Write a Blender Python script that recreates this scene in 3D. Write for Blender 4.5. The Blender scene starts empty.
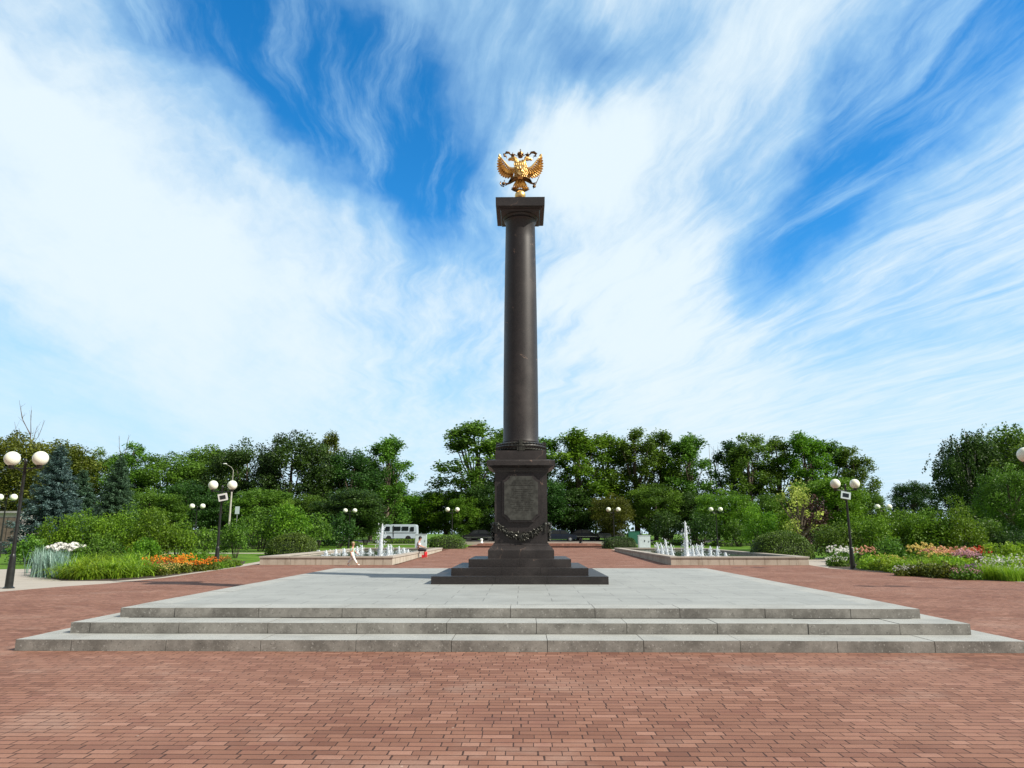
import bpy, bmesh, math, random
import numpy as np
from mathutils import Vector, Matrix
R = math.radians
rng = np.random.default_rng(7)
random.seed(11)
scene = bpy.context.scene
COL = scene.collection

# ------------------------------------------------------------------ camera
F_PX, CAM_H = 720.0, 1.6
PITCH = math.atan(149.5 / F_PX)
YAW = 0.01496
cam = bpy.data.cameras.new('camera'); camo = bpy.data.objects.new('camera', cam); COL.objects.link(camo)
cam.sensor_width = 36; cam.lens = 36 * F_PX / 1024; cam.clip_end = 4000; cam.clip_start = .05
camo.location = (0, 0, CAM_H)
camo.rotation_euler = (R(90) + PITCH, 0, YAW)
scene.camera = camo
RM = camo.rotation_euler.to_matrix()

def ray(px, py): return RM @ Vector(((px - 512) / F_PX, (384 - py) / F_PX, -1))
def gz(y):
    if y < 40: return 0.0
    if y < 70: return .25 * (y - 40) / 30
    if y < 100: return .25 + .45 * (y - 70) / 30
    return .7
def XA(px, D, py=533.5):
    r = ray(px, py); return r.x / r.y * D
def HZ(py, D, px=512):
    r = ray(px, py); return CAM_H + r.z / r.y * D
def G(px, py, z=0.0):
    r = ray(px, py); t = (z - CAM_H) / r.z; return (r.x * t, r.y * t)

# ------------------------------------------------------------------ materials
class NT:
    def __init__(s, nt): s.nt = nt
    def n(s, t, **k):
        o = s.nt.nodes.new(t)
        for a, v in k.items(): setattr(o, a, v)
        return o
    def link(s, a, b): s.nt.links.new(a, b)
    def m(s, op, a, b=None, c=None, clamp=False):
        o = s.n('ShaderNodeMath', operation=op); o.use_clamp = clamp
        for i, v in enumerate((a, b, c)):
            if v is None: continue
            if isinstance(v, (int, float)): o.inputs[i].default_value = v
            else: s.link(v, o.inputs[i])
        return o.outputs[0]
    def mix(s, f, a, b, blend='MIX'):
        o = s.n('ShaderNodeMix', data_type='RGBA', blend_type=blend)
        for i, v in ((0, f), (6, a), (7, b)):
            if isinstance(v, (int, float)): o.inputs[i].default_value = v
            elif isinstance(v, tuple): o.inputs[i].default_value = (*v, 1) if len(v) == 3 else v
            else: s.link(v, o.inputs[i])
        return o.outputs[2]
    def noise(s, vec, scale, detail=4, rough=.55, dim='3D', w=None):
        o = s.n('ShaderNodeTexNoise'); o.noise_dimensions = dim
        o.inputs['Scale'].default_value = scale; o.inputs['Detail'].default_value = detail
        o.inputs['Roughness'].default_value = rough
        if vec is not None: s.link(vec, o.inputs['Vector'])
        return o.outputs[0]
    def ramp(s, v, stops, interp='LINEAR'):
        o = s.n('ShaderNodeValToRGB'); cr = o.color_ramp; cr.interpolation = interp
        while len(cr.elements) < len(stops): cr.elements.new(.5)
        for e, (p, c) in zip(cr.elements, stops):
            e.position = p; e.color = (*c, 1) if isinstance(c, tuple) else (c, c, c, 1)
        s.link(v, o.inputs[0]); return o.outputs[0]
    def xyz(s, v):
        o = s.n('ShaderNodeSeparateXYZ'); s.link(v, o.inputs[0]); return o.outputs
    def comb(s, x, y, z=0.0):
        o = s.n('ShaderNodeCombineXYZ')
        for i, v in enumerate((x, y, z)):
            if isinstance(v, (int, float)): o.inputs[i].default_value = v
            else: s.link(v, o.inputs[i])
        return o.outputs[0]
    def smooth(s, v, a, b):
        o = s.n('ShaderNodeMapRange', interpolation_type='SMOOTHSTEP')
        s.link(v, o.inputs[0]); o.inputs[1].default_value = a; o.inputs[2].default_value = b
        return o.outputs[0]

def newmat(name):
    m = bpy.data.materials.new(name); m.use_nodes = True
    t = NT(m.node_tree); p = m.node_tree.nodes['Principled BSDF']
    tc = t.n('ShaderNodeTexCoord')
    return m, t, p, tc.outputs['Object']
def bump(t, p, h, strength=.3, dist=.01):
    b = t.n('ShaderNodeBump'); b.inputs['Strength'].default_value = strength; b.inputs['Distance'].default_value = dist
    t.link(h, b.inputs['Height']); t.link(b.outputs[0], p.inputs['Normal'])

def plain(name, col, rough=.5, metal=0.0, var=.15, scale=6.0, spec=.5, bmp=0.0):
    m, t, p, co = newmat(name)
    f = t.noise(co, scale, 5)
    c = t.mix(t.smooth(f, .3, .7), tuple(x * (1 - var) for x in col), tuple(min(1, x * (1 + var)) for x in col))
    t.link(c, p.inputs['Base Color']); p.inputs['Roughness'].default_value = rough
    p.inputs['Metallic'].default_value = metal; p.inputs['Specular IOR Level'].default_value = spec
    if bmp: bump(t, p, f, bmp, .02)
    return m

def leafmat(name, dark, light, trans=.28, rough=.5, spec=.3):
    m, t, p, co = newmat(name)
    a = t.n('ShaderNodeAttribute'); a.attribute_name = 'rnd'
    oi = t.n('ShaderNodeObjectInfo')
    c = t.mix(a.outputs['Fac'], dark, light)
    h = t.n('ShaderNodeHueSaturation')
    t.link(t.m('MULTIPLY_ADD', oi.outputs['Random'], .03, .492), h.inputs['Hue'])
    t.link(t.m('MULTIPLY_ADD', oi.outputs['Random'], .25, .9), h.inputs['Value'])
    t.link(c, h.inputs['Color'])
    t.link(h.outputs[0], p.inputs['Base Color'])
    p.inputs['Roughness'].default_value = rough; p.inputs['Specular IOR Level'].default_value = spec
    tr = t.n('ShaderNodeBsdfTranslucent'); t.link(h.outputs[0], tr.inputs[0])
    mx = t.n('ShaderNodeMixShader'); mx.inputs[0].default_value = trans
    t.link(p.outputs[0], mx.inputs[1]); t.link(tr.outputs[0], mx.inputs[2])
    t.link(mx.outputs[0], m.node_tree.nodes['Material Output'].inputs[0])
    return m

def brick_mat():
    m, t, p, co = newmat('brick_paving')
    x, y, z = t.xyz(co)
    yy = t.m('DIVIDE', y, .112)
    row = t.m('FLOOR', yy); fv = t.m('FRACT', yy)
    wn = t.n('ShaderNodeTexWhiteNoise'); wn.noise_dimensions = '1D'; t.link(row, wn.inputs['W'])
    r = wn.outputs['Value']
    u = t.m('ADD', t.m('DIVIDE', x, .185), t.m('ADD', t.m('MULTIPLY', t.m('MODULO', row, 2.0), .5), t.m('MULTIPLY', r, .3)))
    u = t.m('ADD', u, t.m('MULTIPLY', t.m('SINE', t.m('ADD', t.m('MULTIPLY', u, 2.1), t.m('MULTIPLY', r, 40.0))), .2))
    cell = t.m('FLOOR', u); fu = t.m('FRACT', u)
    wn2 = t.n('ShaderNodeTexWhiteNoise'); wn2.noise_dimensions = '2D'; t.link(t.comb(cell, row), wn2.inputs['Vector'])
    rb = wn2.outputs['Value']
    du = t.m('MULTIPLY', t.m('MINIMUM', fu, t.m('SUBTRACT', 1.0, fu)), .185)
    dv = t.m('MULTIPLY', t.m('MINIMUM', fv, t.m('SUBTRACT', 1.0, fv)), .112)
    jn = t.m('MULTIPLY', t.m('SUBTRACT', t.noise(co, 45, 3), .5), .008)
    j = t.m('MULTIPLY', t.smooth(t.m('ADD', du, jn), .0008, .0075), t.smooth(t.m('ADD', dv, jn), .0015, .0115))
    base = t.ramp(rb, [(0, (.150, .066, .042)), (.2, (.192, .088, .056)), (.6, (.235, .112, .072)), (.92, (.278, .138, .092)), (1, (.34, .182, .13))])
    big = t.noise(co, .35, 5, .6); med = t.noise(co, 2.6, 4, .6); fine = t.noise(co, 90, 3, .7)
    c = t.mix(t.smooth(big, .35, .68), base, t.mix(.45, base, (.36, .20, .145)))
    big2 = t.noise(t.comb(t.m('MULTIPLY', x, .8), y, 5.0), .8, 7, .65)
    c = t.mix(t.m('MULTIPLY', t.smooth(big2, .52, .72), .45), c, (.42, .29, .23))
    c = t.mix(t.m('MULTIPLY', t.smooth(big2, .48, .28), .4), c, (.15, .062, .048))
    c = t.mix(t.m('MULTIPLY', t.smooth(med, .5, .75), .5), c, t.mix(.6, c, (.20, .075, .06)))
    c = t.mix(t.m('MULTIPLY', t.smooth(fine, .35, .75), .35), c, (.16, .07, .055))
    c = t.mix(j, (.050, .025, .019), c)
    vo = t.n('ShaderNodeTexVoronoi'); vo.inputs['Scale'].default_value = 2.3; t.link(co, vo.inputs['Vector'])
    speck = t.m('LESS_THAN', vo.outputs['Distance'], .022)
    c = t.mix(t.m('MULTIPLY', speck, .6), c, (.62, .50, .42))
    t.link(c, p.inputs['Base Color']); p.inputs['Roughness'].default_value = .82; p.inputs['Specular IOR Level'].default_value = .25
    bump(t, p, t.m('ADD', t.m('MULTIPLY', j, 1.0), t.m('ADD', t.m('MULTIPLY', fine, .25), t.m('MULTIPLY', rb, .35))), .6, .006)
    return m

def granite(name, col, joint=None, speck=.5, dirt=.4, rough=.7, slab=None, scale=1.0, riser=False):
    m, t, p, co = newmat(name)
    f = t.noise(co, 70 * scale, 3, .75); g = t.noise(co, 1.3, 5, .6); s = t.noise(co, 9, 4, .65)
    c = t.mix(t.smooth(f, .3, .7), tuple(x * (1 - speck) for x in col), tuple(min(.9, x * (1 + speck * .7)) for x in col))
    c = t.mix(t.m('MULTIPLY', t.smooth(g, .42, .7), dirt), c, tuple(x * .45 for x in col))
    c = t.mix(t.m('MULTIPLY', t.smooth(s, .55, .75), dirt * .8), c, tuple(x * .55 for x in col))
    h = f
    if slab:
        sx, sy = slab
        x, y, z = t.xyz(co)
        yy = t.m('DIVIDE', y, sy); row = t.m('FLOOR', yy); fv = t.m('FRACT', yy)
        u = t.m('ADD', t.m('DIVIDE', x, sx), t.m('MULTIPLY', t.m('MODULO', row, 2.0), .5)); fu = t.m('FRACT', u)
        wn = t.n('ShaderNodeTexWhiteNoise'); wn.noise_dimensions = '2D'; t.link(t.comb(t.m('FLOOR', u), row), wn.inputs['Vector'])
        c = t.mix(t.m('MULTIPLY', wn.outputs['Value'], .28), c, tuple(x * .6 for x in col))
        dd = t.m('MINIMUM', t.m('MULTIPLY', t.m('MINIMUM', fu, t.m('SUBTRACT', 1.0, fu)), sx), t.m('MULTIPLY', t.m('MINIMUM', fv, t.m('SUBTRACT', 1.0, fv)), sy))
        j = t.smooth(dd, .002, .012)
        c = t.mix(j, tuple(x * .45 for x in col), c); h = t.m('ADD', j, t.m('MULTIPLY', f, .3))
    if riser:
        ge = t.n('ShaderNodeNewGeometry'); nz = t.xyz(ge.outputs['Normal'])[2]  # upright faces coloured darker for their weaker light, with stone mottling and specks
        riser_shade = t.mix(t.smooth(t.noise(co, 2.2, 6, .7), .3, .7), (.150, .145, .130), (.36, .35, .32))
        riser_shade = t.mix(t.m('MULTIPLY', t.smooth(f, .55, .8), .5), riser_shade, (.50, .48, .42))
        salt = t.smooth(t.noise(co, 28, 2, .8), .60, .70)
        riser_shade = t.mix(t.m('MULTIPLY', salt, .55), riser_shade, (.58, .58, .55))
        riser_shade = t.mix(t.m('MULTIPLY', t.smooth(t.noise(co, 24, 2, .8), .40, .30), .5), riser_shade, (.04, .04, .038))
        riser_shade = t.mix(t.m('MULTIPLY', t.smooth(f, .2, .45), .5), t.mix(.5, riser_shade, (.03, .028, .025)), riser_shade)
        c = t.mix(t.smooth(nz, .3, .9), riser_shade, c)
    t.link(c, p.inputs['Base Color']); p.inputs['Roughness'].default_value = rough
    bump(t, p, h, .25, .006)
    return m

def dark_granite():
    m, t, p, co = newmat('dark_granite')
    f = t.noise(co, 55, 3, .8); g = t.noise(co, 1.1, 6, .65)
    c = t.mix(t.smooth(f, .35, .7), (.0075, .0065, .0066), (.038, .031, .030))
    c = t.mix(t.m('MULTIPLY', t.smooth(g, .48, .68), .55), c, (.050, .043, .041))
    # pale mineral veins
    w = t.n('ShaderNodeTexNoise'); w.inputs['Scale'].default_value = 1.6; w.inputs['Detail'].default_value = 3; w.inputs['Distortion'].default_value = .6
    t.link(co, w.inputs['Vector'])
    v = t.m('ABSOLUTE', t.m('SUBTRACT', w.outputs[0], .5))
    vein = t.m('MULTIPLY', t.m('SUBTRACT', 1.0, t.smooth(v, .0, .006)), t.smooth(t.noise(co, 2.2, 2), .56, .62))
    c = t.mix(t.m('MULTIPLY', vein, .55), c, (.30, .20, .15))
    t.link(c, p.inputs['Base Color'])
    t.link(t.m('MULTIPLY_ADD', g, .35, .30), p.inputs['Roughness'])
    bump(t, p, f, .06, .004)
    return m

def grassmat():
    m, t, p, co = newmat('lawn_grass')
    a = t.noise(co, .5, 5, .6); b = t.noise(co, 14, 4, .7)
    c = t.mix(t.smooth(a, .35, .65), (.075, .16, .018), (.13, .24, .03))
    c = t.mix(t.m('MULTIPLY', t.smooth(b, .4, .7), .6), c, (.045, .10, .012))
    t.link(c, p.inputs['Base Color']); p.inputs['Roughness'].default_value = .9; p.inputs['Specular IOR Level'].default_value = .1
    bump(t, p, b, .7, .05); return m

def concretemat(name, col, stain=(.3, .26, .2), streak=False):
    m, t, p, co = newmat(name)
    a = t.noise(co, 1.2, 6, .6); b = t.noise(co, 25, 3, .7)
    x, y, z = t.xyz(co)
    st = t.noise(t.comb(t.m('MULTIPLY', x, 3.0), t.m('MULTIPLY', y, 3.0), t.m('MULTIPLY', z, .35)), 1.5, 4, .6)
    c = t.mix(t.m('MULTIPLY', t.smooth(a, .45, .7), .5), col, stain)
    if streak: c = t.mix(t.m('MULTIPLY', t.smooth(st, .5, .66), .6), c, stain)
    c = t.mix(t.m('MULTIPLY', t.smooth(b, .4, .7), .25), c, tuple(x * .6 for x in col))
    t.link(c, p.inputs['Base Color']); p.inputs['Roughness'].default_value = .85
    bump(t, p, b, .2, .01); return m

M = {}
M['brick'] = brick_mat()
M['paving'] = granite('pale_granite_paving', (.345, .36, .345), speck=.25, dirt=.34, slab=(1.2, .6))
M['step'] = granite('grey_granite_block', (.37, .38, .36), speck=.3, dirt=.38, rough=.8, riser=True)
M['stepcore'] = plain('dark_joint_mortar', (.06, .055, .05), .9)
M['dark'] = dark_granite()
M['bronze'] = plain('dark_bronze', (.055, .056, .048), .42, .6, .35, 12)
M['plaque'] = plain('bronze_plaque', (.070, .072, .064), .42, .5, .35, 8)
M['grass'] = grassmat()
M['path'] = concretemat('sandy_path', (.40, .36, .31), (.3, .27, .22))
M['concrete'] = concretemat('basin_concrete', (.46, .41, .34), (.24, .19, .14), True)
M['asphalt'] = plain('asphalt', (.06, .06, .062), .85, 0, .2, 4)
M['soil'] = plain('soil', (.045, .03, .02), .95, 0, .3, 5)
M['iron'] = plain('black_painted_iron', (.018, .02, .019), .38, .2, .3, 10)
M['gold'] = None
M['white'] = plain('white_paint', (.78, .80, .80), .45, 0, .06)
M['vanpaint'] = plain('pale_grey_paint', (.47, .56, .62), .35, 0, .05)
M['carglass'] = plain('dark_car_glass', (.015, .02, .024), .08, 0, .1)
M['rubber'] = plain('rubber', (.02, .02, .02), .8)
M['navy'] = plain('navy_car_paint', (.015, .022, .04), .2, .3, .05)
M['blackcar'] = plain('black_car_paint', (.012, .012, .014), .2, .3, .05)
M['silver'] = plain('silver_car_paint', (.42, .45, .47), .25, .5, .05)
M['chrome'] = plain('chrome', (.6, .6, .6), .15, 1, .05)
M['greenpaint'] = plain('green_paint', (.02, .13, .09), .5, 0, .1)
M['greybox'] = plain('pale_blue_grey_enamel', (.50, .60, .62), .5, 0, .08)
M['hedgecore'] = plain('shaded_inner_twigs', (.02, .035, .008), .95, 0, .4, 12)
M['bark'] = plain('grey_brown_bark', (.11, .085, .065), .95, 0, .4, 7, bmp=.5)
M['darkbark'] = plain('dark_bark', (.05, .04, .03), .95, 0, .4, 7, bmp=.5)
M['birchbark'] = plain('pale_birch_bark', (.45, .44, .40), .9, 0, .5, 5)
M['pole'] = plain('pale_concrete_pole', (.38, .37, .33), .85, 0, .15)
M['skin'] = plain('skin', (.48, .27, .19), .55, 0, .05)
M['hair'] = plain('black_hair', (.012, .01, .01), .5)
M['hair2'] = plain('fair_hair', (.35, .26, .15), .6)
M['shirt'] = plain('lilac_white_cotton', (.62, .60, .74), .9, 0, .08)
M['skirt'] = plain('dark_cloth', (.02, .018, .025), .9)
M['red'] = plain('red_cloth', (.62, .02, .03), .7, 0, .1)
M['whitecloth'] = plain('white_cotton', (.80, .80, .78), .9, 0, .05)
M['mint'] = plain('mint_cotton', (.36, .56, .44), .9, 0, .08)
M['beige'] = plain('pale_plaster', (.62, .60, .56), .9, 0, .1, 2)
M['brown'] = plain('brown_metal_gate', (.14, .11, .09), .7, 0, .2, 3)
M['roof'] = plain('grey_roof_sheet', (.30, .30, .30), .6)

def goldmat():
    m, t, p, co = newmat('gilded_bronze')
    f = t.noise(co, 5, 4, .6)
    t.link(t.mix(t.smooth(f, .3, .7), (.60, .35, .10), (.95, .70, .32)), p.inputs['Base Color'])
    p.inputs['Metallic'].default_value = 1; p.inputs['Roughness'].default_value = .42
    return m
M['gold'] = goldmat()
M['darkgold'] = plain('tarnished_gold', (.17, .10, .045), .4, 1, .4, 8)
def globemat():
    m, t, p, co = newmat('opal_globe')
    p.inputs['Base Color'].default_value = (.80, .83, .70, 1); p.inputs['Roughness'].default_value = .28
    p.inputs['Subsurface Weight'].default_value = .4; p.inputs['Subsurface Radius'].default_value = (.2, .2, .18)
    p.inputs['Subsurface Scale'].default_value = .3
    return m
M['globe'] = globemat()
def watermat(name, col, rough=.06):
    m, t, p, co = newmat(name)
    t.link(t.mix(t.noise(co, 1.5, 3), col, tuple(c * 1.8 for c in col)), p.inputs['Base Color'])
    p.inputs['Roughness'].default_value = rough
    bump(t, p, t.noise(co, 5, 4, .6), .5, .04); return m
M['water'] = watermat('basin_water', (.03, .05, .035))
def foam():
    m, t, p, co = newmat('white_water_spray')
    p.inputs['Base Color'].default_value = (.86, .9, .93, 1); p.inputs['Roughness'].default_value = .35
    tr = t.n('ShaderNodeBsdfTranslucent'); tr.inputs[0].default_value = (.88, .92, .96, 1)
    mx = t.n('ShaderNodeMixShader'); mx.inputs[0].default_value = .45
    t.link(p.outputs[0], mx.inputs[1]); t.link(tr.outputs[0], mx.inputs[2])
    x, y, z = t.xyz(co); tp = t.n('ShaderNodeBsdfTransparent'); m2 = t.n('ShaderNodeMixShader')
    t.link(t.m('MULTIPLY', t.smooth(t.noise(t.comb(t.m('MULTIPLY', x, 3.0), t.m('MULTIPLY', y, 3.0), t.m('MULTIPLY', z, .9)), 9.0, 4, .7), .46, .62), .75), m2.inputs[0])
    t.link(mx.outputs[0], m2.inputs[1]); t.link(tp.outputs[0], m2.inputs[2])
    t.link(m2.outputs[0], m.node_tree.nodes['Material Output'].inputs[0]); return m
M['foam'] = foam()
M['lf_mid'] = leafmat('mid_green_leaves', (.038, .090, .009), (.175, .305, .028), .36)
M['lf_dark'] = leafmat('dark_green_leaves', (.014, .042, .008), (.070, .145, .018), .3)
M['lf_olive'] = leafmat('olive_leaves', (.045, .068, .008), (.175, .205, .020), .32)
M['lf_bright'] = leafmat('bright_green_leaves', (.055, .135, .008), (.21, .36, .022), .4)
M['lf_lime'] = leafmat('lime_leaves', (.13, .24, .012), (.36, .50, .035), .42)
M['lf_yellow'] = leafmat('yellow_green_leaves', (.24, .29, .045), (.55, .58, .13), .4)
M['lf_purple'] = leafmat('dark_red_leaves', (.035, .016, .014), (.10, .050, .035), .15)
M['lf_blue'] = leafmat('blue_spruce_needles', (.035, .078, .074), (.165, .26, .25), .08)
M['lf_spruce'] = leafmat('green_spruce_needles', (.035, .080, .045), (.11, .20, .11), .08)
M['lf_iris'] = leafmat('blue_grey_blades', (.13, .24, .18), (.32, .46, .38), .2)
M['lf_hedge'] = leafmat('clipped_hedge_leaves', (.040, .085, .010), (.14, .235, .028), .3)
def petal(n, c): return leafmat(n, tuple(x * .75 for x in c), c, .3, .7)
M['pt_amber'] = petal('amber_petals', (.55, .27, .06)); M['pt_white'] = petal('white_petals', (.85, .84, .80)); M['pt_orange'] = petal('orange_petals', (.85, .28, .03))
M['pt_yellow'] = petal('yellow_petals', (.85, .68, .22)); M['pt_peach'] = petal('peach_petals', (.85, .48, .33))
M['pt_pink'] = petal('pink_petals', (.75, .45, .50)); M['pt_purple'] = petal('purple_petals', (.55, .20, .62)); M['pt_red'] = petal('red_petals', (.70, .05, .06))

# ------------------------------------------------------------------ object helpers
def tag(o, label=None, cat=None, group=None, kind=None):
    if label: o['label'] = label
    if cat: o['category'] = cat
    if group: o['group'] = group
    if kind: o['kind'] = kind
    return o
def empty(name, loc, label, cat, group=None, rz=0):
    o = bpy.data.objects.new(name, None); COL.objects.link(o); o.location = loc; o.rotation_euler.z = rz
    o.empty_display_size = .2
    return tag(o, label, cat, group)
def link(name, me, mat=None, parent=None):
    o = bpy.data.objects.new(name, me); COL.objects.link(o)
    if mat is not None and len(me.materials) == 0: me.materials.append(mat)
    if parent: o.parent = parent
    return o
def fin(name, bm, mat, parent=None, smooth=False, bevel=0):
    if bevel:
        bmesh.ops.bevel(bm, geom=[e for e in bm.edges if e.is_manifold and e.calc_face_angle(0) > .5], offset=bevel, segments=2, affect='EDGES', clamp_overlap=True)
    bmesh.ops.recalc_face_normals(bm, faces=bm.faces)
    me = bpy.data.meshes.new(name); bm.to_mesh(me); bm.free()
    if smooth:
        for p in me.polygons: p.use_smooth = True
        if smooth != 'all':
            me.set_sharp_from_angle(angle=R(40))
    return link(name, me, mat, parent)
def copy_tree(o, parent=None):
    c = o.copy(); COL.objects.link(c)
    if parent: c.parent = parent
    for ch in list(o.children): copy_tree(ch, c)
    return c
def box(bm, x0, x1, y0, y1, z0, z1, mat4=None):
    vs = [bm.verts.new(v) for v in ((x0,y0,z0),(x1,y0,z0),(x1,y1,z0),(x0,y1,z0),(x0,y0,z1),(x1,y0,z1),(x1,y1,z1),(x0,y1,z1))]
    for f in ((0,1,2,3),(4,5,6,7),(0,1,5,4),(1,2,6,5),(2,3,7,6),(3,0,4,7)): bm.faces.new([vs[i] for i in f])
    if mat4 is not None:
        for v in vs: v.co = mat4 @ v.co
    return vs
def lathe(bm, prof, n=32, c=(0, 0), caps=True):
    rings = [[bm.verts.new((c[0] + r * math.cos(2*math.pi*i/n), c[1] + r * math.sin(2*math.pi*i/n), z)) for i in range(n)] for r, z in prof]
    for a, b in zip(rings, rings[1:]):
        for i in range(n): bm.faces.new((a[i], a[(i+1) % n], b[(i+1) % n], b[i]))
    if caps: bm.faces.new(rings[0]); bm.faces.new(rings[-1])
def sq(bm, prof, c=(0, 0)):
    rings = [[bm.verts.new((c[0] + h * a, c[1] + h * b, z)) for a, b in ((-1,-1),(1,-1),(1,1),(-1,1))] for h, z in prof]
    for a, b in zip(rings, rings[1:]):
        for i in range(4): bm.faces.new((a[i], a[(i+1) % 4], b[(i+1) % 4], b[i]))
    bm.faces.new(rings[0]); bm.faces.new(rings[-1])
def tube(bm, pts, rad, n=8):
    pts = [Vector(p) for p in pts]
    if not hasattr(rad, '__len__'): rad = [rad] * len(pts)
    rings = []
    for i, p in enumerate(pts):
        d = (pts[min(i+1, len(pts)-1)] - pts[max(i-1, 0)]).normalized()
        a = d.cross(Vector((0, 0, 1)) if abs(d.z) < .9 else Vector((1, 0, 0))).normalized(); b = d.cross(a)
        rings.append([bm.verts.new(p + (a * math.cos(2*math.pi*k/n) + b * math.sin(2*math.pi*k/n)) * rad[i]) for k in range(n)])
    for a, b in zip(rings, rings[1:]):
        for k in range(n): bm.faces.new((a[k], a[(k+1) % n], b[(k+1) % n], b[k]))
    bm.faces.new(rings[0]); bm.faces.new(rings[-1])
def ball(bm, c, r, sub=2, s=(1, 1, 1)):
    m = Matrix.Translation(Vector(c)) @ Matrix.Diagonal((*[r * k for k in s], 1))
    bmesh.ops.create_icosphere(bm, subdivisions=sub, radius=1, matrix=m)

def sheet(name, pts, off, mat, kind='structure', label=None, cat=None):
    bm = bmesh.new()
    bm.faces.new([bm.verts.new((x, y, 0)) for x, y in pts])
    bmesh.ops.triangulate(bm, faces=bm.faces)
    for yy in (40, 70, 100):
        bmesh.ops.bisect_plane(bm, geom=bm.verts[:] + bm.edges[:] + bm.faces[:], plane_co=(0, yy, 0), plane_no=(0, 1, 0))
    bmesh.ops.dissolve_limit(bm, angle_limit=.0001, verts=[], edges=[])
    for v in bm.verts: v.co.z = gz(v.co.y) + off
    bmesh.ops.recalc_face_normals(bm, faces=bm.faces)
    for f in bm.faces:
        if f.normal.z < 0: f.normal_flip()
    o = fin2(name, bm, mat); tag(o, label, cat, kind=kind); return o
def fin2(name, bm, mat):
    me = bpy.data.meshes.new(name); bm.to_mesh(me); bm.free(); return link(name, me, mat)

def quads_mesh(name, P, rnd):
    """P: (N,4,3) quads, rnd: (N,)"""
    N = len(P); me = bpy.data.meshes.new(name)
    me.vertices.add(N * 4); me.vertices.foreach_set('co', P.reshape(-1).astype(np.float32))
    me.loops.add(N * 4); me.loops.foreach_set('vertex_index', np.arange(N * 4, dtype=np.int32))
    me.polygons.add(N); me.polygons.foreach_set('loop_start', np.arange(0, N * 4, 4, dtype=np.int32))
    me.update(calc_edges=True)
    at = me.attributes.new('rnd', 'FLOAT', 'FACE'); at.data.foreach_set('value', np.clip(rnd, 0, 1).astype(np.float32))
    return me
def unit(v): return v / np.maximum(np.linalg.norm(v, axis=-1, keepdims=True), 1e-9)
def leafq(C, size, out=None, bias=.6, aspect=.62, down=0.0):
    """rhombic leaves at C; normals biased towards out"""
    N = len(C); nrm = unit(rng.normal(size=(N, 3)))
    if out is not None: nrm = unit(nrm * (1 - bias) + out * bias)
    t = rng.normal(size=(N, 3)); t[:, 2] -= down
    t = unit(t - nrm * np.sum(t * nrm, 1, keepdims=True)); b = np.cross(nrm, t)
    L = (size * rng.uniform(.6, 1.25, N))[:, None]; W = L * aspect
    return np.stack([C - t * L * .5, C + b * W * .5 - t * L * .08, C + t * L * .5, C - b * W * .5 - t * L * .08], 1)
def blob_leaves(blobs, per, size, shell=.55, squash=.8, bias=.5, down=0.0):
    Q, Rn = [], []
    for (c, r) in blobs:
        n = max(6, int(per * r * r))
        d = unit(rng.normal(size=(n, 3)))
        rad = r * (shell + (1 - shell) * rng.random(n)) * rng.uniform(.85, 1.12, n)
        lump = 1 + .22 * np.sin(d[:, 0] * 5 + c[0] * 7) * np.cos(d[:, 1] * 6 + c[1] * 3)
        off = d * (rad * lump)[:, None]; off[:, 2] *= squash
        Q.append(leafq(np.array(c) + off, size, d, bias, down=down))
        Rn.append(np.clip(rng.normal(.45 + rng.normal() * .16, .2, n), 0, 1))
    return np.concatenate(Q), np.concatenate(Rn)

# ------------------------------------------------------------------ tree prototypes (meshes of height 1 unit = metres, scaled later)
def limbs(bm, base, blobs, n, r0):
    for c, r in blobs[:n]:
        c = Vector(c); s = Vector((base[0], base[1], max(base[2], c.z * .55 - .3)))
        mid = (s + c) / 2 + Vector((0, 0, -.25 * (c - s).length * .4))
        tube(bm, [s, mid, c], [r0, r0 * .6, r0 * .2], 6)
def tree_open(seed, H=14, rmax=2.9, clear=3.2, n=44, leaf=.23, per=400, bm_r=.2, jit=.72):
    rs = np.random.default_rng(seed); blobs = []
    for i in range(n):
        z = clear + (H - clear - .8) * rs.random() ** .95
        f = (z - clear) / (H - clear)
        prof = rmax * (math.sin(math.pi * min(1, f * .76 + .24)) ** .6)
        a = rs.random() * 6.283; rr = prof * rs.random() ** .5
        blobs.append(((rr * math.cos(a), rr * math.sin(a), z), rs.uniform(.55, 1.15) * jit))
    blobs.append(((.2, 0, H - .8), .8))
    q, r = blob_leaves(blobs, per, leaf, .25, 1.3, .3)
    bm = bmesh.new(); k = rs.uniform(-.3, .3, 4)
    tube(bm, [(0, 0, -.4), (k[0] * .3, k[1] * .3, H * .3), (k[0], k[1], H * .6), (k[2], k[3], H * .9)], [bm_r * 1.25, bm_r, bm_r * .65, bm_r * .15], 10)
    limbs(bm, (0, 0, clear * .7), blobs, 22, .075)
    me = bpy.data.meshes.new('trunk'); bm.to_mesh(me); bm.free()
    return me, quads_mesh('crown', q, r), H
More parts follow.
